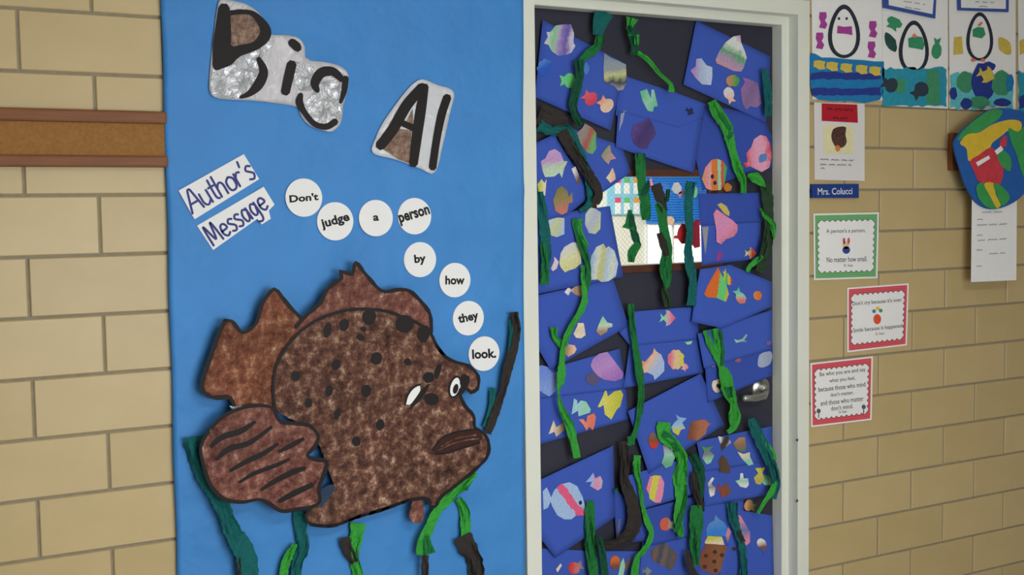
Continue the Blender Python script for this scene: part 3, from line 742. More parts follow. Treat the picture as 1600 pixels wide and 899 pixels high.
W_, PEACH, CREAMC, MINT, LILAC, PALE, GREY = (226, 226, 226), (226, 186, 160), (226, 214, 186), (150, 206, 180), (168, 144, 190), (170, 188, 220), (130, 132, 136)
BR, TAN, ORG, PINK, RED, YEL, GRN, PUR, SKY, OLV, DK = (128, 78, 56), (166, 132, 106), (214, 108, 50), (224, 140, 168), (204, 62, 60), (206, 200, 84), (72, 170, 96), (104, 70, 150), (92, 146, 208), (128, 126, 76), (48, 42, 52)
sheets = []
def sheet(label, quad, fishes, mat=None, curl=None):
    sheets.append((label, quad, fishes, mat, curl))
# back to front; every fish: (label, outline or (cx,cy,length,height,angle,kind), colours, colour direction, hard stripes)
sheet('blue sheet with a blue fish over a brown spotted fish, lowest row', [(1100, 788), (1162, 780), (1162, 915), (1088, 915)],
      [('blue fish with olive fin', [(1103, 828), (1108, 818), (1116, 814), (1118, 805), (1124, 812), (1132, 817), (1137, 826), (1134, 838), (1104, 838)], [SKY, (60, 128, 214)], 90, False), ('yellow fish', [(1101, 848), (1106, 838), (1128, 839), (1132, 852), (1102, 850)], [YEL, CREAMC], 90, False),
       ('brown spotted fish', [(1092, 880), (1096, 862), (1104, 850), (1120, 851), (1138, 854), (1152, 858), (1154, 862), (1140, 876), (1128, 892), (1116, 898), (1096, 890)], [BR, (138, 92, 64), BR], 0, False, [(1103, 869), (1117, 863), (1128, 868), (1116, 878), (1101, 886), (1118, 892), (1147, 858)]),
       ('pink and grey fish', [(1134, 838), (1138, 824), (1142, 830), (1147, 846), (1148, 854), (1138, 852)], [PINK, GREY], 90, False), ('yellow and purple striped fish', [(1132, 884), (1146, 866), (1152, 862), (1150, 880), (1152, 892), (1138, 896)], [YEL, PUR, YEL, PUR, YEL], 45, True)])
sheet('blue sheet with a pink and grey fish and small brown fish, bottom right corner', [(1152, 797), (1207, 806), (1213, 915), (1120, 915)],
      [('pink and slate blue fish', [(1153, 806), (1157, 806), (1164, 818), (1172, 832), (1172, 848), (1166, 853), (1158, 838)], [PINK, (100, 120, 170), PINK], 90, False), ('brown fish with white tail', (1192, 854, 26, 15, -120, 'round'), [W_, BR, (60, 90, 170)], 90, False)])
sheet('blue sheet with a red fish at bottom left of the door', [(838, 857), (915, 861), (1006, 862), (1006, 915), (838, 915)],
      [('red fish', (900, 887, 24, 20, 160, 'round'), [RED, (204, 110, 110), GREY], 0, False), ('pale slip', [(869, 890), (876, 881), (878, 884), (871, 895)], [CREAMC], 0, False), ('orange fish', (961, 880, 16, 22, 0, 'blob'), [ORG, BR], 90, False), ('mint fish', [(966, 899), (970, 880), (974, 872), (977, 884), (974, 900)], [MINT], 0, False), ('grey brown fish', (981, 882, 8, 24, 15, 'leaf'), [(120, 96, 100)], 0, False)])
sheet('blue sheet with a brown striped angular fish, bottom middle', [(1004, 846), (1085, 836), (1096, 915), (998, 915)],
      [('brown and grey striped fish', [(1016, 862), (1026, 854), (1038, 848), (1050, 858), (1059, 867), (1054, 884), (1049, 892), (1034, 884), (1019, 876)], [(84, 84, 90), (110, 88, 88), (72, 78, 88), (112, 92, 90), (84, 84, 90), (100, 84, 84), (76, 82, 90)], 15, True), ('pale fish', (1011, 893, 16, 14, 0, 'angel'), [GREY], 0, False)])
sheet('blue sheet with a salmon fish beside the lime streamer', [(1003, 798), (1086, 776), (1086, 836), (1008, 856)], [('salmon fish with white tail', (1043, 820, 24, 22, 190, 'round'), [(208, 96, 76), (200, 100, 84), MINT], 0, False), ('beige strip', [(996, 842), (1000, 826), (1003, 824), (1000, 842)], [TAN], 0, False)], NAVY2)
sheet('small deep blue sheet half hidden under the dark brown streamer', [(958, 762), (1000, 796), (1010, 846), (964, 850)], [('grey strip', [(963, 846), (966, 812), (970, 811), (968, 848)], [(96, 104, 130)], 0, False)], NAVY2)
sheet('blue sheet with a rainbow striped fish', [(974, 746), (1086, 712), (1092, 770), (984, 802)], [('rainbow striped fish', [(1009, 763), (1013, 754), (1016, 745), (1024, 743), (1033, 744), (1038, 755), (1036, 774), (1032, 786), (1024, 786), (1015, 780), (1014, 772)], [RED, PINK, YEL, YEL, PINK, PINK, GRN], 20, True)])
sheet('blue sheet with a light blue fish banded in pink, left edge', [(840, 752), (958, 697), (961, 809), (868, 872), (838, 836)],
      [('light blue fish banded in pink', [(848, 768), (854, 762), (858, 770), (861, 778), (866, 766), (876, 757), (890, 754), (902, 760), (910, 776), (914, 790), (921, 800), (913, 806), (900, 806), (893, 812), (882, 812), (871, 806), (863, 792), (860, 784), (856, 794), (849, 797)], [(128, 160, 220), (158, 186, 224), (164, 190, 226), (160, 188, 226), (222, 92, 132), (160, 188, 226), (150, 180, 224), (158, 186, 226)], -28, True, [(907, 786)]),
       ('pale blue and pink fish', [(915, 754), (922, 746), (927, 739), (930, 748), (938, 744), (942, 752), (940, 763), (934, 767), (922, 760), (925, 753)], [(150, 180, 230), (150, 180, 230), PINK, (190, 170, 200)], 0, False)])
sheet('lower blue sheet of small yellow, white and red brown fish by the right jamb', [(1097, 733), (1208, 716), (1199, 774), (1101, 792)],
      [('grey fish with white tail', [(1106, 756), (1113, 746), (1116, 748), (1111, 757), (1118, 762), (1116, 774), (1110, 777), (1108, 770)], [W_, GREY, W_], 90, False), ('red brown fish', (1131, 766, 24, 26, 20, 'angel'), [(150, 70, 54), BR], 0, False), ('white and mint fish', [(1149, 752), (1156, 750), (1157, 740), (1161, 740), (1162, 748), (1169, 748), (1170, 758), (1166, 763), (1157, 761)], [W_, MINT, W_], 90, False),
       ('yellow fish', [(1180, 732), (1196, 731), (1191, 739), (1195, 748), (1188, 758), (1181, 756), (1178, 747), (1185, 740)], [YEL, (196, 180, 92)], 90, False), ('mint green fish', (1202, 750, 18, 24, 80, 'round'), [(90, 160, 110), MINT], 90, False)])
sheet('upper blue sheet of brown, tan and grey fish by the right jamb', [(1088, 690), (1206, 666), (1209, 720), (1098, 738)],
      [('dark fish edged in white', [(1122, 682), (1130, 684), (1138, 682), (1142, 692), (1133, 700), (1127, 705), (1126, 696)], [W_, (64, 58, 56), (64, 58, 56), W_], 30, False), ('tan fish', [(1146, 693), (1154, 684), (1164, 683), (1166, 698), (1164, 706), (1158, 706), (1150, 702)], [TAN, (150, 110, 84), (110, 120, 90)], 90, False), ('green and grey fish', [(1095, 697), (1103, 700), (1115, 697), (1108, 704), (1116, 712), (1110, 724), (1104, 726), (1097, 716), (1100, 706)], [(86, 140, 100), GREY, MINT], 90, False),
       ('mint and white fish', [(1152, 706), (1162, 710), (1172, 707), (1172, 714), (1178, 726), (1170, 728), (1160, 718)], [CREAMC, MINT], 90, False), ('dark brown fish', [(1122, 722), (1128, 711), (1136, 718), (1141, 730), (1141, 740), (1124, 738), (1125, 731)], [(84, 66, 54), (92, 72, 58)], 0, False)])
sheet('blue sheet with a yellow, a mint and an orange fish', [(838, 624), (945, 601), (978, 608), (982, 656), (838, 696)],
      [('yellow fish', [(934, 636), (942, 620), (947, 607), (950, 620), (960, 612), (970, 610), (974, 617), (969, 636), (964, 640), (955, 656), (945, 648), (943, 633), (937, 637)], [(214, 214, 120), YEL, (190, 190, 70)], 0, False), ('mint fish', [(893, 648), (897, 623), (902, 626), (902, 632), (908, 626), (916, 628), (923, 640), (922, 645), (904, 651), (903, 642)], [(160, 206, 214), MINT], 0, False),
       ('orange fish', [(904, 656), (911, 655), (916, 661), (918, 650), (928, 646), (931, 652), (929, 664), (926, 673), (921, 667), (916, 673), (911, 664)], [(230, 140, 120), (222, 120, 96)], 0, False), ('beige fish', [(857, 679), (865, 657), (869, 668), (880, 661), (882, 672), (869, 683), (866, 675)], [CREAMC, TAN], 0, False)])
sheet('blue sheet with a big lilac fish', [(838, 582), (968, 545), (978, 607), (838, 624)],
      [('lilac fish', [(923, 572), (926, 562), (936, 553), (949, 550), (962, 567), (974, 583), (972, 592), (960, 596), (945, 594), (931, 586)], [(170, 130, 196), (184, 140, 200), (160, 110, 186)], 60, False), ('light blue cloud shaped fish', [(838, 575), (846, 571), (858, 574), (862, 582), (872, 580), (870, 600), (868, 612), (858, 620), (848, 614), (838, 606)], [(110, 140, 216), (130, 156, 220)], 90, False), ('dusky purple fish', (926, 592, 20, 20, 0, 'blob'), [(92, 84, 120)], 0, False)])
sheet('lower folded half of a blue sheet with two spiny fish', [(984, 538), (1091, 528), (1099, 583), (975, 607)], [('peach and blue spiny fish', [(1003, 564), (1008, 566), (1013, 560), (1020, 552), (1022, 544), (1026, 550), (1033, 554), (1038, 566), (1038, 580), (1030, 588), (1023, 594), (1021, 587), (1011, 582), (1005, 584)], [(226, 130, 110), PEACH, PALE, PALE], 40, False), ('pink and yellow fish', (1056, 562, 25, 30, 0, 'scallop'), [(214, 120, 140), PEACH, YEL], 0, False), ('tiny peach fish', (1070, 574, 11, 11, -60, 'round'), [PEACH, PINK], 0, False)])
sheet('upper folded half of a blue sheet with one small pink fish', [(968, 520), (990, 487), (1088, 479), (1093, 530), (985, 541)], [('pink fish with mint tail', (1043, 497, 25, 25, 0, 'angel'), [MINT, MINT, PINK, (214, 110, 130)], 0, False), ('pale slip', [(1070, 535), (1082, 533), (1080, 538), (1074, 539)], [MINT], 0, False)])
sheet('tilted blue sheet with a brown fish and a blue and yellow fish', [(981, 643), (1095, 584), (1132, 664), (1014, 741)],
      [('brown leaf shaped fish', [(1074, 687), (1079, 660), (1090, 657), (1102, 656), (1108, 662), (1112, 662), (1105, 668), (1103, 678), (1090, 689), (1084, 688)], [BR, (168, 106, 78), (176, 110, 84)], 0, False), ('blue and yellow fish', [(1049, 668), (1054, 660), (1059, 656), (1056, 648), (1062, 652), (1073, 654), (1066, 661), (1071, 670), (1064, 672), (1060, 681), (1052, 676)], [(130, 170, 220), (150, 190, 220), YEL], 90, False),
       ('brown fish with red tip', (1021, 689, 26, 18, 80, 'leaf'), [(130, 100, 86), BR, (206, 60, 44)], 90, False), ('mint and lilac fish', [(1036, 696), (1044, 691), (1052, 692), (1050, 702), (1056, 712), (1050, 728), (1040, 732), (1034, 724), (1038, 712)], [LILAC, MINT, (110, 170, 140)], 90, False)])
sheet('small blue sheet above the door handle', [(1102, 572), (1207, 540), (1207, 587), (1106, 630)], [('pale grey leaf shaped fish', (1195, 562, 30, 22, -50, 'leaf'), [(160, 176, 200), (150, 160, 186)], 0, False), ('cream ring with dark centre', (1122, 603, 19, 21, 0, 'blob'), [CREAMC, TAN], 0, False, [(1122, 603), (1125, 605)]), ('reddish fish', (1152, 561, 15, 12, 35, 'angel'), [(168, 92, 110)], 0, False), ('tan slip', [(1110, 562), (1114, 563), (1117, 573), (1113, 574)], [TAN], 0, False)], NAVY2)
sheet('blue sheet with a pale fishbone shape near the right jamb', [(1090, 522), (1207, 484), (1207, 546), (1100, 576)], [('pale green fishbone', [(1147, 530), (1153, 532), (1160, 530), (1166, 522), (1168, 524), (1163, 532), (1168, 535), (1160, 534), (1150, 536)], [MINT, (140, 180, 170)], 0, False), ('faint pink fish', (1201, 536, 8, 8, 0, 'blob'), [(110, 90, 150)], 0, False)])
sheet('blue sheet with four small pale and peach fish', [(838, 462), (958, 436), (983, 510), (860, 578), (838, 540)],
      [('peach fish with white tail', [(882, 457), (888, 449), (893, 453), (900, 446), (910, 442), (914, 456), (908, 464), (898, 460), (892, 455), (888, 462)], [W_, TAN, (214, 172, 140)], 0, False), ('pale cream fish', [(896, 522), (902, 510), (903, 505), (912, 505), (914, 516), (915, 524), (908, 529), (900, 528)], [CREAMC, (216, 200, 172), CREAMC], 90, False), ('mint and peach fish', [(935, 509), (938, 502), (942, 494), (949, 504), (957, 506), (957, 511), (950, 513), (948, 519), (938, 525), (932, 518)], [MINT, (190, 210, 186), TAN], 90, False),
       ('peach fish', [(881, 548), (888, 538), (898, 540), (901, 546), (898, 552), (888, 558), (884, 554)], [TAN, PEACH], 0, False)])
sheet('blue sheet with four pale yellow and white fish', [(838, 342), (903, 329), (953, 322), (974, 433), (838, 460)],
      [('large pale fish striped blue and yellow', [(924, 400), (932, 386), (943, 381), (947, 388), (951, 385), (960, 392), (966, 412), (962, 432), (950, 440), (940, 441), (934, 437), (916, 438), (920, 428)], [(190, 200, 220), (160, 180, 214), (206, 214, 200), (190, 190, 120), (176, 196, 220), (206, 214, 196), (180, 196, 222)], 10, False), ('pale yellow scalloped fish', [(874, 412), (876, 396), (882, 386), (894, 379), (904, 379), (908, 392), (908, 412), (898, 420), (888, 423), (883, 426), (876, 418)], [(206, 208, 214), (214, 214, 170), (206, 204, 140)], 70, False),
       ('pale blue and yellow fish', [(852, 330), (858, 326), (867, 330), (870, 340), (882, 341), (882, 366), (870, 371), (861, 368), (858, 350)], [PALE, (190, 204, 200), (190, 200, 150), PALE], 30, False), ('pale green and lilac fish', [(915, 335), (922, 324), (930, 326), (939, 332), (938, 358), (930, 366), (920, 364), (914, 350)], [(190, 206, 190), (176, 180, 206), (190, 206, 150)], 40, False), ('small pinkish white fish', [(861, 420), (866, 408), (866, 401), (873, 409), (870, 420), (864, 424)], [(220, 200, 210)], 0, False)])
sheet('blue sheet curling at its lower edge with an orange and green fish', [(1094, 421), (1141, 414), (1206, 441), (1206, 479), (1180, 491), (1126, 513), (1080, 503)],
      [('orange and green fish', [(1100, 460), (1106, 446), (1116, 428), (1122, 418), (1127, 428), (1134, 442), (1139, 460), (1134, 472), (1120, 466), (1106, 465)], [(110, 70, 50), ORG, ORG, ORG, (106, 200, 120), (106, 200, 120), (196, 180, 66)], 12, True), ('multicoloured little fish', (1136, 434, 28, 14, 65, 'spiny'), [(70, 120, 180), YEL, GRN, YEL, RED], 0, False), ('salmon and mint fish', (1156, 463, 26, 16, 60, 'round'), [(90, 190, 170), MINT, (214, 120, 110)], 90, False), ('orange fish', (1184, 462, 14, 15, 0, 'blob'), [(206, 140, 74), ORG], 0, False)], None, 'bottom')
sheet('lower blue sheet with the pale cone shape beside the window', [(1095, 350), (1188, 342), (1192, 404), (1097, 415)], [('pale grey cone', [(1097, 355), (1107, 354), (1104, 385), (1102, 398)], [(150, 150, 154)], 0, False), ('purple fish', [(1119, 402), (1124, 390), (1130, 396), (1129, 404), (1120, 409)], [(150, 70, 150), (120, 70, 150)], 0, False), ('yellow fish with red head', (1173, 396, 19, 19, 0, 'angel'), [(210, 206, 150), (206, 190, 130), RED, ORG], 0, False)])
sheet('upper blue sheet with a large pink fish beside the window', [(1091, 303), (1188, 301), (1191, 347), (1094, 352)], [('large pink fish', [(1115, 334), (1120, 327), (1132, 336), (1144, 344), (1152, 352), (1152, 362), (1146, 370), (1134, 374), (1126, 382), (1119, 378), (1119, 360)], [PINK, (214, 144, 190), (222, 140, 180), (190, 110, 110)], 60, False), ('yellow crescent', [(1121, 320), (1127, 317), (1135, 322), (1140, 332), (1139, 338), (1132, 334)], [(200, 180, 96)], 0, False)], NAVY2)
sheet('blue sheet with a pink fish and an orange fish above the window', [(1094, 176), (1104, 164), (1192, 180), (1206, 213), (1206, 262), (1165, 272), (1098, 298), (1086, 241)],
      [('pink fish with red fins and blue mark', [(1161, 254), (1168, 254), (1166, 240), (1174, 230), (1178, 218), (1188, 211), (1197, 213), (1203, 224), (1206, 244), (1202, 262), (1190, 269), (1180, 264), (1172, 260), (1165, 262)], [RED, PINK, (224, 160, 190), (224, 160, 186), (206, 70, 90)], -10, False), ('orange and green fish with dark eyes', [(1097, 280), (1102, 262), (1112, 250), (1120, 248), (1130, 252), (1136, 262), (1132, 288), (1126, 297), (1112, 298), (1103, 294)], [(206, 160, 80), PINK, (222, 160, 150), (214, 120, 60), (214, 120, 60), MINT, (206, 90, 60), GRN], 0, True, [(1113, 276), (1117, 286)]), ('blue oval mark', (1192, 247, 18, 13, -50, 'leaf'), [(90, 130, 190)], 0, False), ('small orange fish', (1137, 293, 13, 14, 0, 'blob'), [(190, 120, 50)], 0, False)], NAVY2)
sheet('blue sheet with a mint green zigzag fish', [(969, 116), (1060, 146), (1104, 163), (1090, 226), (962, 180)], [('mint green zigzag fish', [(1000, 143), (1011, 139), (1017, 154), (1018, 140), (1022, 140), (1028, 166), (1022, 167), (1020, 175), (1012, 173), (1004, 158)], [(110, 190, 150), MINT, (110, 190, 150)], 30, False), ('small grey fish', (975, 176, 7, 7, 0, 'blob'), [GREY], 0, False), ('dark blue fish', (1078, 174, 14, 13, 30, 'angel'), [(40, 46, 84)], 0, False)])
sheet('blue sheet with a striped fish and two small fish above left of the window', [(886, 198), (972, 228), (986, 270), (926, 312), (896, 262)], [('grey, red and green striped fish', [(899, 210), (910, 200), (914, 193), (926, 200), (932, 208), (931, 220), (932, 232), (926, 241), (918, 239), (908, 226)], [GREY, (150, 140, 140), (150, 136, 130), (166, 90, 80), (110, 170, 110), (110, 170, 110)], 30, False), ('small pinkish fish', [(939, 244), (945, 234), (953, 226), (955, 238), (963, 248), (954, 250), (951, 257), (944, 251)], [(140, 150, 120), (190, 150, 150)], 30, False), ('peach and white fish', [(947, 278), (953, 270), (957, 262), (961, 272), (962, 280), (954, 286)], [CREAMC, PEACH], 0, False)])
sheet('blue sheet with a lilac and mint fish and a brown fish, left edge', [(836, 224), (866, 210), (893, 254), (924, 307), (886, 336), (842, 348)],
      [('lilac and mint fish', [(845, 252), (852, 248), (858, 236), (867, 233), (876, 239), (881, 252), (887, 252), (882, 262), (878, 278), (874, 270), (866, 276), (852, 277), (848, 268)], [(196, 160, 204), (190, 150, 200), (186, 206, 180), (190, 214, 190)], 80, False), ('olive to pink fish', [(864, 312), (868, 304), (870, 296), (878, 291), (886, 298), (889, 308), (894, 300), (895, 316), (889, 318), (886, 332), (878, 336), (868, 330)], [OLV, (150, 130, 90), (200, 120, 110)], 80, False), ('yellow green fish', [(840, 288), (846, 280), (851, 286), (854, 280), (852, 306), (842, 304)], [(190, 200, 80), CREAMC], 0, False), ('white and brown strip', [(893, 264), (899, 260), (904, 272), (907, 288), (902, 286)], [W_, BR], 40, False)])
sheet('blue sheet with a purple and green striped fish, top left corner', [(848, 31), (978, 100), (954, 204), (836, 152)],
      [('purple and green striped fish', [(850, 68), (856, 58), (854, 50), (860, 50), (868, 40), (880, 38), (892, 38), (897, 52), (896, 66), (899, 72), (893, 82), (884, 86), (872, 87), (862, 80), (857, 70)], [(206, 206, 214), (190, 200, 200), (130, 200, 150), (180, 176, 190), (140, 120, 190), (110, 90, 170), (190, 180, 206), (206, 204, 216)], 8, False),
       ('grey kite shaped fish', [(944, 83), (954, 90), (966, 95), (978, 101), (979, 130), (976, 135), (974, 140), (966, 142), (960, 135), (944, 128), (943, 108)], [(130, 140, 150), (140, 156, 170), (150, 156, 160), (196, 200, 140), (60, 66, 80), (150, 150, 156)], 85, False), ('blue fish', (851, 106, 22, 27, 20, 'scallop'), [(90, 140, 214), (44, 90, 190), (50, 90, 190)], 60, False), ('green fish', (887, 126, 25, 25, 0, 'round'), [(110, 200, 140), (96, 200, 110)], 0, False), ('red pink fish', (921, 153, 23, 24, 35, 'round'), [(220, 100, 120), (206, 70, 90)], 40, False), ('peach fish', (946, 163, 25, 25, 45, 'round'), [(226, 140, 100), PEACH, (226, 200, 180)], 50, False), ('light blue fish', (916, 107, 10, 20, 0, 'leaf'), [(80, 130, 200)], 0, False)])
sheet('blue sheet with one dark purple fish', [(966, 172), (1062, 199), (1099, 184), (1084, 271), (962, 230)], [('dark purple fish', [(986, 210), (990, 196), (1004, 190), (1014, 184), (1022, 198), (1025, 210), (1016, 222), (1011, 233), (1000, 232), (990, 224)], [(96, 72, 140), (70, 56, 110), (84, 64, 120)], 40, False), ('pale strip', [(967, 206), (970, 178), (976, 175), (973, 190)], [(150, 156, 190)], 0, False)])
sheet('blue sheet with a tall kite shaped fish, top right corner', [(1088, 32), (1204, 88), (1197, 192), (1068, 132)],
      [('tall kite shaped fish in white, green and lilac', [(1118, 94), (1124, 80), (1134, 66), (1146, 57), (1157, 55), (1158, 66), (1163, 78), (1167, 90), (1162, 106), (1158, 112), (1146, 111), (1136, 106), (1120, 99)], [(200, 140, 190), (220, 224, 222), (214, 220, 216), (90, 160, 110), (170, 150, 180), (190, 150, 180), (206, 150, 84)], 115, False), ('pale blue fish', [(1079, 110), (1087, 104), (1088, 92), (1096, 91), (1104, 102), (1113, 105), (1113, 120), (1111, 133), (1097, 132), (1087, 122)], [(180, 140, 200), PALE, (190, 204, 230)], 0, False), ('orange and green little fish', (1145, 126, 21, 19, 0, 'blob'), [(190, 140, 110), (90, 160, 70)], 0, False), ('peach little fish', (1140, 149, 26, 17, -110, 'round'), [(220, 214, 220), PEACH], 80, False), ('mauve fish', [(1157, 140), (1164, 128), (1160, 121), (1172, 124), (1184, 130), (1188, 150), (1190, 162), (1182, 168), (1172, 166), (1166, 172), (1160, 162)], [(150, 110, 170), (130, 106, 150), (160, 120, 170)], 30, False)])

def overlap(A, B):
    for P, Q in ((A, B), (B, A)):
        for i in range(len(P)):
            ex, ey = P[(i + 1) % len(P)][0] - P[i][0], P[(i + 1) % len(P)][1] - P[i][1]
            nx, ny = -ey, ex
            a = [x * nx + y * ny for x, y in P]; b = [x * nx + y * ny for x, y in Q]
            if max(a) <= min(b) + 1e-6 or max(b) <= min(a) + 1e-6: return False
    return True
layers = []
STEP = 0.0030
for idx, (label, quad, fishes, mat, curl) in enumerate(sheets):
    xz0 = px2xz(quad, DY - 0.010, LIM)
    lay = 0
    for q, l in layers:
        if overlap(xz0, q): lay = max(lay, l + 1)
    layers.append((xz0, lay))
    Ys = DY - 0.0075 - STEP * lay
    xz = px2xz(quad, Ys, LIM)
    # slight bow of the paper, shared by the sheet and everything glued on it
    cx, cz = sum(p[0] for p in xz) / len(xz), sum(p[1] for p in xz) / len(xz)
    hw = max(abs(p[0] - cx) for p in xz); hh = max(abs(p[1] - cz) for p in xz)
    rj = random.Random(idx * 17); A, B, C2 = rj.uniform(-.0008, .0008), rj.uniform(-.0008, .0008), rj.uniform(0.0006, 0.0018)
    if curl == 'bottom':
        disp = lambda x, z, cz=cz, hh=hh: -0.016 * max(0, (cz - 0.2 * hh - z) / hh) ** 2
    else:
        disp = lambda x, z, cx=cx, cz=cz, hw=hw, hh=hh, A=A, B=B, C2=C2: A * (x - cx) / hw + B * (z - cz) / hh + C2 * (0.5 - ((x - cx) / hw) ** 2) * (z - cz) / hh * 0.6
    # sheet mesh: outline fanned out in rings so that it can bow
    rings = 5; V = [(cx, Ys + disp(cx, cz), cz)]; F = []; ol = []
    for i in range(len(xz)):
        a, b = xz[i], xz[(i + 1) % len(xz)]
        for k in range(6): ol.append((a[0] + (b[0] - a[0]) * k / 6, a[1] + (b[1] - a[1]) * k / 6))
    n = len(ol)
    for r in range(1, rings + 1):
        for p in ol:
            x, z = cx + (p[0] - cx) * r / rings, cz + (p[1] - cz) * r / rings; V.append((x, Ys + disp(x, z), z))
    for i in range(n):
        F.append((0, 1 + (i + 1) % n, 1 + i))
        for r in range(rings - 1):
            a, b = 1 + r * n + i, 1 + r * n + (i + 1) % n; F.append((a, b, b + n, a + n))
    o0 = 1 + (rings - 1) * n; k0 = len(V)
    for i in range(n): V.append((V[o0 + i][0], V[o0 + i][1] + 0.0009, V[o0 + i][2]))
    for i in range(n): F.append((o0 + i, o0 + (i + 1) % n, k0 + (i + 1) % n, k0 + i))
    sh = link('fish_picture', V, F, mat or NAVY, smooth=True)
    bm = bmesh.new(); bm.from_mesh(sh.data); bmesh.ops.recalc_face_normals(bm, faces=bm.faces[:]); bm.to_mesh(sh.data); bm.free()
    tag(sh, label, 'picture', 'blue fish pictures on the door')
    for j, fd in enumerate(fishes):
        fl, shp, cols, ang, hard = fd[:5]
        pts = fishpoly(*shp) if isinstance(shp, tuple) else shp
        Yf = Ys - 0.0016 - 0.0005 * (j % 3)
        nm = 'paper_strip' if ('strip' in fl.split() or 'slip' in fl.split() or 'cone' in fl or 'mark' in fl or 'crescent' in fl or 'ring' in fl) else 'paper_fish'
        fo = cut(nm, pts, Yf, crayon(cols, ang, hard, 0.12 if hard else 0.3), sh, 0.0006, disp, LIM)
        fo['label'] = fl
        for e in (fd[5] if len(fd) > 5 else []):
            big = 'spotted' in fl
            cut('spot' if big else 'eye', ell(e[0], e[1], 3.4 if big else 2.6, 3.2 if big else 3.4, 12), Yf - 0.0006, paper('brown_crayon', (78, 48, 40)) if big else paper('dark_crayon', (40, 42, 70)), fo, 0.0003, disp)

# loose fish stuck to the glass and the bare door
YG = DY - 0.008
f = tag(cut('paper_fish', fishpoly(1172, 791, 18, 19, 200, 'round'), YG, crayon([(206, 150, 110), (150, 110, 70), (90, 100, 60)], 0), None, 0.001), 'small round orange and olive paper fish on bare dark door, lower right', 'fish')
rf = empty('paper_fish', un(1073, 365, YG), 'dark red paper fish on the door glass behind a teal streamer', 'fish')
cut('head', [(1053, 369), (1058, 368), (1060, 358), (1066, 349), (1074, 352), (1076, 366), (1073, 381), (1065, 381), (1059, 373), (1054, 373)], YG, crayon([(190, 44, 52), (170, 40, 50)], 0), rf, 0.001)
cut('tail', [(1080, 352), (1088, 343), (1093, 343), (1094, 386), (1086, 388), (1080, 380), (1076, 366)], YG, crayon([(120, 24, 44), (150, 30, 54)], 0), rf, 0.001)
wf = empty('paper_fish', un(1058, 298, YG), 'white and pink paper fish on the door glass', 'fish')
cut('body', [(1049, 296), (1053, 286), (1060, 285), (1065, 292), (1065, 302), (1060, 304), (1054, 302)], YG, crayon([(200, 206, 214), (214, 206, 210)], 0), wf, 0.001)
cut('tail', [(1060, 302), (1068, 296), (1070, 302), (1065, 310), (1061, 308)], YG, crayon([(206, 150, 190)], 0), wf, 0.001)

# seaweed streamers on the door
SY = DY - 0.036
g = 'crepe seaweed on the door'
def ds(label, strips, Y=SY): return streamer(label, strips, Y, g)
ds('teal and green crepe streamer hanging from top left of the door', [('teal', [(946, 18, 26), (938, 35, 22), (934, 55, 16)]), ('green', [(938, 55, 16), (934, 72, 16), (920, 84, 18), (906, 96, 10)]), ('forest', [(904, 94, 14), (906, 120, 12), (900, 142, 16), (896, 170, 14), (908, 196, 16)])])
ds('thin lime green and dark crepe streamer at the top middle of the door', [('lime', [(988, 28, 20), (984, 45, 9), (986, 56, 8)]), ('forest', [(984, 40, 12), (992, 70, 12), (990, 86, 10)]), ('lime', [(995, 54, 10), (995, 70, 9)]), ('lime', [(996, 82, 7), (1014, 95, 8), (1030, 115, 7), (1048, 132, 9), (1049, 144, 12)])])
ds('thick dark brown and teal crepe streamer crossing left of the window', [('teal', [(842, 196, 18), (862, 205, 16), (886, 206, 24), (902, 235, 22), (916, 265, 20), (924, 290, 22), (922, 318, 14), (906, 330, 8)]), ('dark', [(842, 178, 26), (862, 186, 30), (882, 196, 26)]), ('dark', [(878, 205, 24), (892, 232, 22), (910, 258, 22), (926, 282, 18), (936, 302, 14), (930, 318, 14)])])
ds('green crepe streamer hanging over the upper window glass', [('green', [(1000, 240, 20), (1001, 265, 20), (1003, 290, 18), (1008, 315, 20), (1009, 344, 14)]), ('forest', [(1014, 282, 4), (1010, 296, 14), (998, 306, 8)])])
ds('short twisted green crepe streamer dangling in the window middle', [('green', [(984, 328, 6), (984, 350, 14), (982, 358, 22)]), ('forest', [(986, 335, 8), (990, 362, 12), (998, 385, 12)]), ('green', [(998, 380, 10), (988, 395, 14), (986, 410, 10)])])
ds('dark and green crepe streamer twisting down across the window', [('green', [(1026, 318, 12), (1034, 330, 20), (1036, 352, 20), (1042, 385, 20), (1040, 420, 22), (1042, 440, 14), (1041, 452, 4)]), ('dark', [(1024, 288, 14), (1032, 310, 16), (1038, 330, 10)]), ('dark', [(1030, 364, 10), (1036, 380, 14), (1042, 400, 12)]), ('forest', [(1044, 296, 8), (1042, 315, 8)])])
ds('teal crepe streamer hanging down the right part of the window', [('teal', [(1080, 284, 20), (1076, 310, 18), (1076, 335, 18), (1078, 365, 14), (1075, 390, 14), (1078, 415, 16), (1083, 440, 12), (1080, 478, 14)])])
ds('bright lime crepe streamer above right of the window', [('lime', [(1112, 158, 12), (1122, 178, 16), (1134, 195, 18), (1140, 215, 16), (1146, 240, 14), (1154, 265, 18), (1161, 285, 14), (1161, 302, 12)]), ('green', [(1126, 176, 7), (1142, 205, 8), (1138, 216, 6)])])
ds('short lime leaf of crepe below the pink fish', [('lime', [(1168, 274, 4), (1180, 277, 16), (1190, 286, 10), (1196, 293, 2)])])
ds('dark olive and lime crepe streamer along the right jamb beside the window', [('sage', [(1196, 285, 20), (1200, 315, 22), (1202, 345, 18), (1200, 375, 20), (1194, 405, 18), (1186, 425, 12)]), ('lime', [(1188, 326, 3), (1196, 340, 10), (1207, 352, 14), (1209, 374, 3)]), ('lime', [(1191, 400, 6), (1182, 408, 10), (1172, 416, 8), (1168, 425, 7)])])
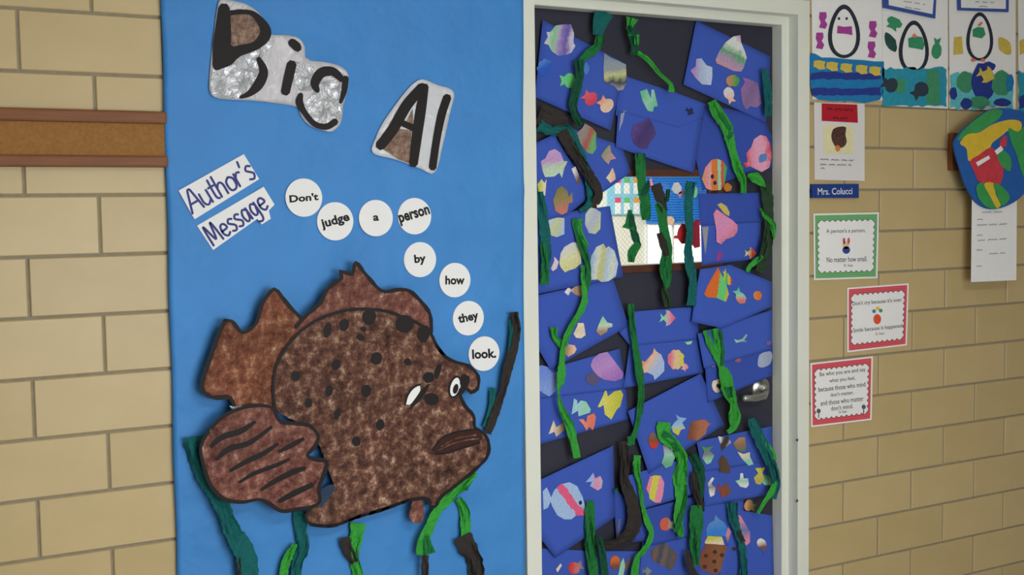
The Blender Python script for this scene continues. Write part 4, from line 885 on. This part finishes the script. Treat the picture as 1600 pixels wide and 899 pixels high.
ds('dark teal crepe streamer hanging along the left jamb', [('teal', [(843, 300, 12), (848, 335, 18), (852, 370, 20), (854, 400, 20), (850, 425, 12)]), ('green', [(848, 380, 8), (852, 415, 14), (850, 445, 18)])])
ds('long lime green crepe streamer winding down the left of the door', [('green', [(902, 342, 18), (902, 358, 14), (908, 380, 14), (916, 402, 14), (920, 430, 10), (914, 458, 12)]), ('lime', [(906, 342, 10), (907, 362, 8), (918, 385, 8)]), ('lime', [(911, 415, 8), (911, 440, 8), (914, 465, 12), (908, 485, 12), (896, 505, 10), (886, 525, 9), (880, 545, 7), (878, 565, 9), (877, 590, 12), (873, 614, 3), (878, 640, 10), (890, 665, 15), (896, 690, 15), (902, 716, 14)])])
ds('short lime green crepe twist joining the long streamer at left', [('lime', [(866, 512, 16), (866, 526, 11), (876, 538, 14), (880, 550, 4)])])
ds('thin green crepe streamer at the middle of the door', [('green', [(986, 475, 11), (988, 510, 13), (994, 550, 12), (998, 575, 14), (1002, 610, 10), (1000, 640, 9), (994, 670, 7), (985, 694, 10)])])
ds('broad lime crepe streamer on the right side of the door', [('lime', [(1110, 515, 30), (1114, 535, 28), (1122, 558, 18), (1126, 570, 12), (1136, 595, 24), (1140, 614, 22), (1146, 630, 12), (1148, 650, 18), (1146, 668, 10), (1137, 676, 6)]), ('green', [(1126, 516, 6), (1130, 550, 6), (1128, 572, 6)]), ('green', [(1138, 605, 18), (1140, 622, 14)])])
ds('broad lime crepe streamer low in the door middle', [('lime', [(1038, 660, 18), (1038, 680, 20), (1058, 700, 16), (1066, 720, 18), (1062, 745, 26), (1064, 775, 22), (1060, 810, 18), (1064, 840, 12)]), ('green', [(1036, 678, 14), (1052, 690, 14), (1058, 706, 10)]), ('green', [(1072, 758, 6), (1070, 790, 8), (1056, 832, 10)])])
ds('dark brown and green crepe streamer beside the broad lime one', [('forest', [(1082, 710, 14), (1092, 730, 18), (1096, 758, 14), (1094, 785, 8)]), ('dark', [(1084, 738, 12), (1086, 760, 16), (1094, 785, 14), (1098, 800, 8)]), ('green', [(1088, 790, 16), (1088, 820, 20), (1086, 850, 18), (1088, 884, 12)]), ('dark', [(1074, 860, 10), (1078, 885, 14), (1090, 905, 14)])])
ds('winding lime crepe streamer at the lower middle of the door', [('lime', [(996, 712, 12), (995, 735, 12), (1000, 760, 9), (1004, 790, 7), (1010, 812, 12), (1018, 835, 11), (1008, 858, 10), (996, 872, 9), (992, 895, 12), (992, 930, 12)])])
ds('thick dark brown crepe streamer low at left of the door middle', [('dark', [(974, 690, 18), (976, 725, 16), (976, 750, 20), (988, 785, 24), (992, 810, 24), (984, 836, 22), (962, 850, 12), (944, 852, 10)]), ('teal', [(962, 764, 5), (965, 772, 5)])])
ds('upright green crepe strip at the lower left of the door', [('green', [(922, 783, 12), (922, 815, 16), (922, 850, 20), (926, 880, 20), (930, 930, 20)]), ('forest', [(936, 840, 8), (942, 870, 12), (948, 930, 14)])])
ds('teal crepe streamer at the lower right of the door', [('teal', [(1144, 786, 16), (1146, 808, 16), (1154, 835, 14), (1160, 858, 14), (1162, 890, 16), (1160, 930, 16)]), ('dark', [(1154, 830, 6), (1162, 848, 6)])])
ds('wide teal and lime crepe streamer curling over the right jamb', [('teal', [(1174, 654, 12), (1182, 675, 18), (1194, 700, 22), (1206, 728, 22), (1212, 755, 18), (1208, 780, 12)]), ('lime', [(1186, 670, 3), (1196, 690, 8), (1206, 706, 10), (1212, 720, 5)]), ('lime', [(1212, 752, 6), (1206, 768, 12), (1194, 786, 8), (1184, 803, 6)])], DY - 0.052)
ds('dark teal crepe streamer beside the top right fish sheet', [('teal', [(1194, 108, 10), (1198, 130, 16), (1201, 160, 14), (1200, 182, 10)])])
ds('dark green leafy crepe scrap under the middle of the window', [('sage', [(1036, 452, 8), (1042, 465, 18), (1044, 480, 14)])])
ds('small curled green crepe scrap beside the tilted blue sheet', [('green', [(984, 682, 9), (985, 690, 11), (983, 697, 8)])], SY - 0.008)

# ------------------------------------------------------------------ right-hand wall
RY = -0.004
def fishy(kind, cx, cy, L, H, ang, Y, mat, par, name='paper_fish', label=None):
    o = cut(name, fishpoly(cx, cy, L, H, ang, kind), Y, mat, par, 0.0006)
    if label: o['label'] = label
    return o
PAINT = {k: paper(k, v, 0.85, 0.12, 60) for k, v in {'blue_tissue': (32, 120, 178), 'navy_tissue': (40, 58, 138), 'teal_tissue': (44, 146, 172), 'green_tissue': (66, 142, 104), 'yellow_paper': (206, 182, 84), 'purple_paper': (164, 66, 150), 'green_paper': (58, 146, 106), 'dark_green_paper': (42, 78, 72), 'dark_paper': (48, 60, 74), 'orange_paper': (224, 120, 100), 'aqua_tissue': (96, 186, 196)}.items()}
DARKP = paper('black_penguin_paint', (44, 50, 62), 0.8, 0.08, 40)
def penguin(sheet_, cx, cy, rx, ry, Y):
    def egg(s, dx=0, dy=0): return [(cx + dx + s * rx * math.sin(t) * (1 - 0.22 * math.cos(t)), cy + dy - (ry - (1 - s) * rx * 1.0) * math.cos(t)) for t in [2 * math.pi * i / 30 for i in range(30)]]
    p = cut('penguin', egg(1.0), Y, DARKP, sheet_, 0.0008)
    cut('belly', egg(0.75, 0, 1), Y - 0.001, WHITE, p, 0.0006)
    return p
def torn(x0, x1, y0, y1, a=2.5):
    t = [(x0 + (x1 - x0) * i / 16, y0 + random.uniform(-a, a)) for i in range(17)]
    r = [(x1 + random.uniform(-1, 1), y0 + (y1 - y0) * i / 6) for i in range(1, 6)]
    b = [(x1 - (x1 - x0) * i / 16, y1 + random.uniform(-a, a) * 0.8) for i in range(17)]
    l = [(x0 + random.uniform(-1, 1), y1 - (y1 - y0) * i / 6) for i in range(1, 6)]
    return t + r + b + l
# first picture
p1 = tag(cut('penguin_picture', [(1268, -30), (1378, -30), (1379, 157), (1270, 155)], RY, WHITE, None, 0.002), 'penguin picture with purple paper fish, beside the door frame', 'picture', 'penguin pictures on the brick wall')
se = cut('torn_paper_sea', [(1264, 90), (1268, 83), (1274, 84), (1284, 90), (1300, 90), (1318, 92), (1332, 93), (1350, 94), (1366, 96), (1381, 96), (1382, 120), (1378, 130), (1380, 145), (1375, 156), (1352, 161), (1330, 158), (1300, 158), (1280, 156), (1270, 150), (1266, 130), (1266, 110)], RY - 0.003, PAINT['blue_tissue'], p1)
for y0, x0 in ((113, 1267), (138, 1268)): cut('navy_band', torn(x0, 1376, y0, y0 + 11, 1.6), RY - 0.0036, PAINT['navy_tissue'], se, 0.0004)
pg = penguin(p1, 1319, 49, 24.5, 42, RY - 0.002)
cut('scarf', [(1309, 40), (1318, 42), (1331, 41), (1332, 55), (1322, 53), (1308, 52)], RY - 0.0042, PAINT['purple_paper'], pg, 0.0006)
for x, y in ((1311, 29), (1323, 29)): cut('eye', ell(x, y, 2, 2.2, 10), RY - 0.0042, DARKP, pg, 0.0004)
for x, y, a in ((1287, 32, 80), (1282, 64, 100), (1365, 46, 88), (1363, 78, 100)):
    cut('paper_fish', [(x - 6, y - 13), (x + 4, y - 13), (x + 5, y - 6), (x + 2, y), (x + 6, y + 6), (x + 3, y + 13), (x - 7, y + 11), (x - 4, y + 3), (x - 7, y - 4)], RY - 0.002, PAINT['purple_paper'], p1, 0.0008)
for i, x in enumerate((1281, 1301, 1323, 1347, 1368)):
    y = 101 + i * 2.4
    cut('yellow_paper_fish', [(x - 9, y - 6), (x - 2, y - 7), (x + 9, y - 5), (x + 7, y + 1), (x + 9, y + 7), (x - 1, y + 8), (x - 5, y + 5), (x - 10, y + 3)], RY - 0.0040, PAINT['yellow_paper'], p1, 0.0006)
# second picture
p2 = tag(cut('penguin_picture', [(1379, -30), (1481, -30), (1481, 170), (1379, 165)], RY, WHITE, None, 0.002), 'penguin picture with green paper fish and a plain teal sea', 'picture', 'penguin pictures on the brick wall')
se = cut('torn_paper_sea', torn(1379, 1479, 107, 166, 3), RY - 0.003, PAINT['teal_tissue'], p2)
cut('green_patch', torn(1448, 1468, 110, 164, 2), RY - 0.0036, PAINT['green_tissue'], se, 0.0004); cut('green_patch', ell(1406, 134, 10, 12, 14), RY - 0.0036, PAINT['green_tissue'], se, 0.0004)
pg = penguin(p2, 1428, 73, 23, 41, RY - 0.002)
cut('scarf', [(1419, 60), (1430, 56), (1441, 58), (1445, 70), (1442, 78), (1432, 76), (1420, 74)], RY - 0.0042, PAINT['green_paper'], pg, 0.0006)
cut('beak', [(1425, 56), (1429, 52), (1434, 58), (1428, 59)], RY - 0.0046, PAINT['orange_paper'], pg, 0.0006)
fishy('round', 1397, 37, 20, 26, -60, RY - 0.002, PAINT['green_paper'], p2); fishy('leaf', 1392, 66, 34, 17, 62, RY - 0.002, PAINT['dark_green_paper'], p2, 'paper_fish', 'dark green paper fish'); fishy('round', 1464, 75, 34, 16, 95, RY - 0.002, PAINT['green_paper'], p2)
fishy('round', 1390, 132, 26, 24, 20, RY - 0.0045, PAINT['dark_paper'], se); fishy('round', 1437, 142, 30, 24, -40, RY - 0.0045, PAINT['dark_paper'], se)
# third picture
p3 = tag(cut('penguin_picture', [(1483, -30), (1587, -30), (1587, 174), (1484, 170)], RY, WHITE, None, 0.002), 'penguin picture with yellow paper fish and a patchwork sea of tissue', 'picture', 'penguin pictures on the brick wall')
se = cut('torn_paper_sea', torn(1485, 1583, 118, 169, 6), RY - 0.0026, PAINT['aqua_tissue'], p3)
for i, (k, x, y, rx, ry) in enumerate((('green_tissue', 1508, 128, 14, 18), ('navy_tissue', 1536, 128, 20, 30), ('green_tissue', 1566, 130, 17, 20), ('green_tissue', 1530, 160, 16, 10), ('navy_tissue', 1510, 162, 9, 9), ('navy_tissue', 1490, 146, 6, 10), ('blue_tissue', 1578, 130, 6, 14), ('navy_tissue', 1566, 160, 14, 6), ('navy_tissue', 1546, 104, 9, 8))):
    cut('tissue_scrap', fishpoly(x, y, 2 * rx, 2 * ry, 0, 'blob'), RY - 0.003 - 0.0003 * i, PAINT[k], se, 0.0003)
pg = penguin(p3, 1531, 57, 20.5, 38, RY - 0.002)
cut('scarf', [(1520, 46), (1528, 42), (1537, 43), (1540, 54), (1534, 60), (1520, 57)], RY - 0.0042, PAINT['green_paper'], pg, 0.0006)
cut('beak', [(1527, 40), (1533, 34), (1536, 35), (1532, 41)], RY - 0.0046, PAINT['orange_paper'], pg, 0.0006)
for x in (1521, 1536): cut('foot', ell(x, 94, 4, 2.6, 10), RY - 0.0046, PAINT['orange_paper'], pg, 0.0006)
cut('paper_fish', [(1491, 58), (1503, 57), (1505, 84), (1490, 86)], RY - 0.002, PAINT['yellow_paper'], p3, 0.0006); fishy('leaf', 1570, 72, 32, 20, 60, RY - 0.002, PAINT['yellow_paper'], p3)
fishy('angel', 1541, 117, 28, 28, 20, RY - 0.0066, PAINT['yellow_paper'], p3)
# fourth at the frame edge
p4 = tag(cut('penguin_picture', [(1591, -30), (1690, -30), (1692, 178), (1592, 174)], RY, WHITE, None, 0.002), 'penguin picture cut off by the right edge of the photo', 'picture', 'penguin pictures on the brick wall')
cut('torn_paper_sea', torn(1592, 1688, 112, 174, 4), RY - 0.003, PAINT['teal_tissue'], p4)
cut('navy_band', torn(1593, 1686, 150, 170, 2), RY - 0.0042, PAINT['navy_tissue'], p4, 0.0006)
penguin(p4, 1640, 62, 22, 40, RY - 0.002)
cut('paper_fish', [(1593, 64), (1602, 60), (1606, 80), (1594, 86)], RY - 0.002, PAINT['yellow_paper'], p4, 0.0006)
# certificates over the pictures
BLUEB = paper('cobalt_border', (58, 84, 160), 0.6, 0.03)
for q, q2, lab, rows in (([(1379, -26), (1464, -20), (1461.5, 29), (1380, 12)], [(1388, -20), (1460, -14), (1457, 22), (1389, 8)], 'tilted white certificate bordered in blue over the teal penguin picture', [(1412, 2, 1446, 7), (1414, 11, 1438, 15)]),
                         ([(1496, -30), (1577, -30), (1576, 19), (1497, 16)], [(1501, -28), (1572, -28), (1571.5, 14), (1502, 12)], 'straight white certificate bordered in blue over the patchwork penguin picture', [(1524, 3, 1556, 4), (1530, 10, 1546, 10.5)])):
    c = tag(cut('certificate', q, RY - 0.008, BLUEB, None, 0.002), lab, 'certificate')
    cut('paper_centre', q2, RY - 0.0086, WHITE, c, 0.0005); scribble('lettering', rows, 0.9, RY - 0.0090, GREYINK, c, 1.0)
# laminated sheet
ls = tag(cut('laminated_sheet', [(1272, 160), (1351, 162), (1351, 283), (1273, 281)], RY, paper('laminated_paper', (222, 220, 222), 0.25, 0.01, 20, 0.05, 20, 0.5, 0.6), None, 0.002), 'laminated sheet with red heading and brown turkey picture beside door frame', 'sign')
cut('red_heading', [(1284, 161.5), (1339.5, 163.5), (1340.5, 192), (1284, 189)], RY - 0.0006, paper('red_print', (176, 34, 48), 0.4), ls, 0.0003)
scribble('lettering', [(1292, 170, 1334, 172), (1302, 184, 1324, 185)], 1.4, RY - 0.0010, INK, ls, 2.2)
cut('picture_ground', [(1287, 196), (1334, 197), (1333, 241), (1287, 240)], RY - 0.0006, paper('pale_yellow_print', (222, 216, 172), 0.5, 0.05, 60), ls, 0.0003)
bird = cut('turkey', spline([(1299, 214), (1302, 202), (1312, 198), (1322, 199), (1321, 210), (1323, 222), (1318, 230), (1308, 231), (1302, 224)], 4, True), RY - 0.0010, sponge('brown_print', [(50, 34, 32), (84, 56, 50), (120, 90, 78)], 140), ls, 0.0003)
cut('turkey_foot', ell(1309, 232, 4, 5, 12), RY - 0.0014, paper('orange_print', (206, 120, 76)), bird, 0.0002)
scribble('lettering', [(1282, 249, 1334, 251), (1282, 257, 1332, 258), (1283, 263, 1289, 263)], 1.1, RY - 0.0010, GREYINK, ls, 1.2)
# name plate
np_ = tag(cut('name_plate', [(1268.5, 288), (1342, 287.5), (1342, 309.5), (1268.5, 309.5)], -0.010, paper('navy_plastic', (34, 62, 132), 0.4, 0.01), None, 0.008), 'small navy name plate with white lettering beside the door frame', 'sign')
text('lettering', 'Mrs. Colucci', 1305, 299, 53, 10.5, -1, -0.0105, paper('pale_engraving', (206, 212, 222)), np_, 0.012)
# quote cards with scalloped centres
def quote(q, col, lab, lines, art):
    Y = RY
    o = tag(cut('quote_card', q, Y, WHITE, None, 0.0016), lab, 'sign', 'quote cards on the brick wall')
    def B(u, v):
        a, b, c, d = q
        return ((a[0] * (1 - u) + b[0] * u) * (1 - v) + (d[0] * (1 - u) + c[0] * u) * v, (a[1] * (1 - u) + b[1] * u) * (1 - v) + (d[1] * (1 - u) + c[1] * u) * v)
    m, nt, b_ = nodes('dotted_border_print')
    tc = N(nt, 'ShaderNodeTexCoord'); vo = N(nt, 'ShaderNodeTexVoronoi'); vo.inputs['Scale'].default_value = 170; vo.inputs['Randomness'].default_value = 0.0
    mp = N(nt, 'ShaderNodeMapping'); mp.inputs['Scale'].default_value = (1, 0, 1); nt.links.new(tc.outputs['Object'], mp.inputs[0]); nt.links.new(mp.outputs[0], vo.inputs['Vector'])
    rp = N(nt, 'ShaderNodeValToRGB'); rp.color_ramp.elements[0].position = 0.18; rp.color_ramp.elements[1].position = 0.3
    rp.color_ramp.elements[0].color = lin(tuple(min(255, x + 70) for x in col)); rp.color_ramp.elements[1].color = lin(col)
    nt.links.new(vo.outputs['Distance'], rp.inputs[0]); nt.links.new(rp.outputs[0], b_.inputs['Base Color']); b_.inputs['Roughness'].default_value = 0.5
    cut('border', [B(.025, .025), B(.975, .025), B(.975, .975), B(.025, .975)], Y - 0.0005, m, o, 0.0003)
    pts = []
    u0, u1, v0, v1 = 0.085, 0.915, 0.13, 0.87
    def scal(a, b, n, horiz, fixed, sgn):
        for i in range(n):
            for k in range(6):
                t = (i + k / 6) / n; h = math.sin(math.pi * k / 6) * 0.03
                w = a + (b - a) * t
                pts.append(B(w, fixed - sgn * h) if horiz else B(fixed + sgn * h, w))
    scal(u0, u1, 10, True, v0, 1); scal(v0, v1, 8, False, u1, 1); scal(u1, u0, 10, True, v1, -1); scal(v1, v0, 8, False, u0, -1)
    ce = cut('scalloped_centre', pts, Y - 0.0010, WHITE, o, 0.0003)
    strokes('scallop_line', [pts], 0.8, Y - 0.0013, GREYINK, o, smooth=False, closed=True)
    for s, u, v, wp, hp_ in lines:
        c = B(u, v); a, b = B(0, v), B(1, v); an = math.degrees(math.atan2(b[1] - a[1], b[0] - a[0]))
        text('lettering', s, c[0], c[1], wp, hp_, an, Y - 0.0014, INK, o, 0.004)
    for nm, u, v, ru, rv, col2 in art:
        c = B(u, v); cut(nm, ell(c[0], c[1], ru, rv, 14), Y - 0.0015, paper('card_print', col2), o, 0.0002)
    return o
quote([(1271, 334), (1373.5, 332), (1371, 435), (1272, 438)], (92, 158, 98), 'quote card with green scalloped border, topmost of the three cards',
      [("A person's a person,", .5, .275, 60, 8, ), ('No matter how small.', .52, .70, 62, 8), ('Dr. Seuss', .54, .79, 14, 4)],
      [('figure_body', .505, .56, 6, 6, (50, 70, 150)), ('figure_face', .50, .49, 5.5, 6, (224, 190, 160)), ('figure_arm', .47, .42, 2, 5, (200, 80, 80)), ('figure_arm', .54, .42, 2, 5, (200, 90, 90))])
quote([(1324, 450), (1420, 443), (1417, 540), (1324, 551)], (206, 66, 78), 'quote card with red scalloped border and an orange vase picture',
      [("Don't cry because it's over.", .5, .26, 76, 8), ('Smile because it happened.', .52, .68, 76, 8), ('Dr. Seuss', .54, .76, 13, 4)],
      [('vase', .495, .53, 6, 8, (224, 84, 54)), ('flower', .44, .40, 3, 3, (70, 130, 180)), ('flower', .50, .36, 3, 3, (230, 190, 90)), ('flower', .55, .40, 3, 3, (90, 150, 110))])
quote([(1266.5, 568), (1364, 557), (1362, 656.5), (1267.5, 668)], (206, 66, 78), 'quote card with red scalloped border and six lines of writing, lowest card',
      [('Be who you are and say', .52, .20, 70, 8), ('what you feel,', .51, .315, 40, 7.5), ('because those who mind', .51, .425, 72, 7.5), ("don't matter,", .51, .535, 36, 7), ('and those who matter', .51, .645, 66, 7.5), ("don't mind.", .51, .745, 34, 7), ('Dr. Seuss', .52, .815, 12, 4)],
      [('flower', .125, .76, 3.2, 3.6, (90, 90, 104)), ('flower', .865, .78, 3.2, 3.6, (90, 90, 104)), ('flower_stem', .125, .83, 0.8, 5, (90, 90, 104)), ('flower_stem', .865, .85, 0.8, 5, (90, 90, 104))])
# painted paper disc hung from the rail, with a report sheet below it
DYP = -0.075
disc = empty('painted_disc', un(1556, 250, DYP), 'large round painted paper disc in green, yellow, blue and red hanging off the rail', 'artwork')
rim = spline([(1491, 226), (1500, 208), (1520, 190), (1548, 171), (1580, 170), (1612, 182), (1628, 215), (1626, 260), (1610, 290), (1588, 314), (1555, 327), (1530, 320), (1512, 296), (1500, 262)], 5, True)
dk = cut('backing_disc', rim, DYP, paper('blue_poster_paint', (36, 92, 168), 0.7, 0.08, 30), disc, 0.006)
ART = {'g': paper('green_poster_paint', (58, 150, 82), 0.7, 0.12, 30), 'y': paper('yellow_poster_paint', (214, 182, 58), 0.7, 0.1, 30), 'r': paper('red_poster_paint', (196, 60, 74), 0.7, 0.15, 30), 'w': WHITE, 'b': paper('blue_poster_paint', (36, 92, 168), 0.7, 0.08, 30)}
for i, (k, pts) in enumerate((('g', [(1496, 220), (1502, 208), (1520, 190), (1548, 172), (1566, 173), (1562, 184), (1546, 196), (1530, 206), (1512, 212)]), ('y', [(1500, 224), (1512, 210), (1530, 207), (1552, 194), (1580, 187), (1596, 192), (1592, 208), (1576, 204), (1568, 210), (1550, 224), (1546, 234), (1530, 244), (1514, 252), (1510, 232)]),
                              ('g', [(1576, 200), (1590, 206), (1604, 196), (1622, 210), (1624, 250), (1606, 284), (1596, 268), (1588, 240), (1580, 222)]), ('r', [(1516, 252), (1530, 242), (1544, 232), (1552, 232), (1564, 246), (1568, 268), (1562, 288), (1546, 288), (1530, 284), (1522, 268)]), ('r', [(1564, 218), (1572, 212), (1572, 228), (1562, 230)]),
                              ('w', [(1525, 254), (1545, 243), (1547, 248), (1528, 260)]), ('w', [(1554, 236), (1564, 228), (1568, 234), (1558, 242)]), ('g', [(1558, 244), (1570, 236), (1580, 250), (1578, 268), (1568, 262)]), ('g', [(1526, 290), (1540, 286), (1556, 302), (1562, 324), (1545, 325), (1530, 312)]), ('y', [(1538, 288), (1552, 286), (1556, 304), (1564, 322), (1558, 326), (1548, 308)]), ('g', [(1552, 288), (1564, 290), (1578, 308), (1566, 322), (1558, 304)]))):
    cut('painted_patch', spline(pts, 4, True) if k != 'w' else pts, DYP - 0.0008 - 0.0003 * i, ART[k], dk, 0.0003)
hk = un(1545, 215, -0.05)
boxes('hook_block', [((hk.x - 0.03, DYP + 0.006, hk.z - 0.012), (hk.x + 0.03, -0.022, hk.z + 0.012))], OAK, disc, 0.003)
rp_ = tag(cut('report_sheet', [(1519, 305), (1589, 303), (1588, 438), (1517.5, 441)], DYP + 0.010, WHITE, None, 0.0012), 'white printed report sheet hanging below the round painted disc', 'paper')
scribble('lettering', [(1535, 332, 1571, 331), (1527, 343, 1542, 343), (1527, 352, 1575, 350), (1527, 368, 1540, 367), (1528, 376, 1578, 373), (1526, 391, 1536, 391), (1546, 397, 1576, 395), (1526, 416, 1535, 416)], 0.9, DYP + 0.0094, GREYINK, rp_, 1.2)

# ------------------------------------------------------------------ corridor lamps
LAMP, nt_, b_ = nodes('lit_diffuser'); b_.inputs['Emission Color'].default_value = (1, 0.97, 0.92, 1); b_.inputs['Emission Strength'].default_value = 12.0
for x, lab in ((1.0, 'flat ceiling lamp of the corridor facing the blue paper'),):
    r = empty('ceiling_lamp', (x, -2.7, ZC), lab, 'lamp')
    boxes('lamp_frame', [((x - 0.62, -3.02, ZC - 0.04), (x + 0.62, -3.0, ZC)), ((x - 0.62, -2.4, ZC - 0.04), (x + 0.62, -2.38, ZC)), ((x - 0.62, -3.0, ZC - 0.04), (x - 0.6, -2.4, ZC)), ((x + 0.6, -3.0, ZC - 0.04), (x + 0.62, -2.4, ZC))], WHITE, r)
    boxes('diffuser', [((x - 0.6, -3.0, ZC - 0.02), (x + 0.6, -2.4, ZC - 0.012))], LAMP, r)
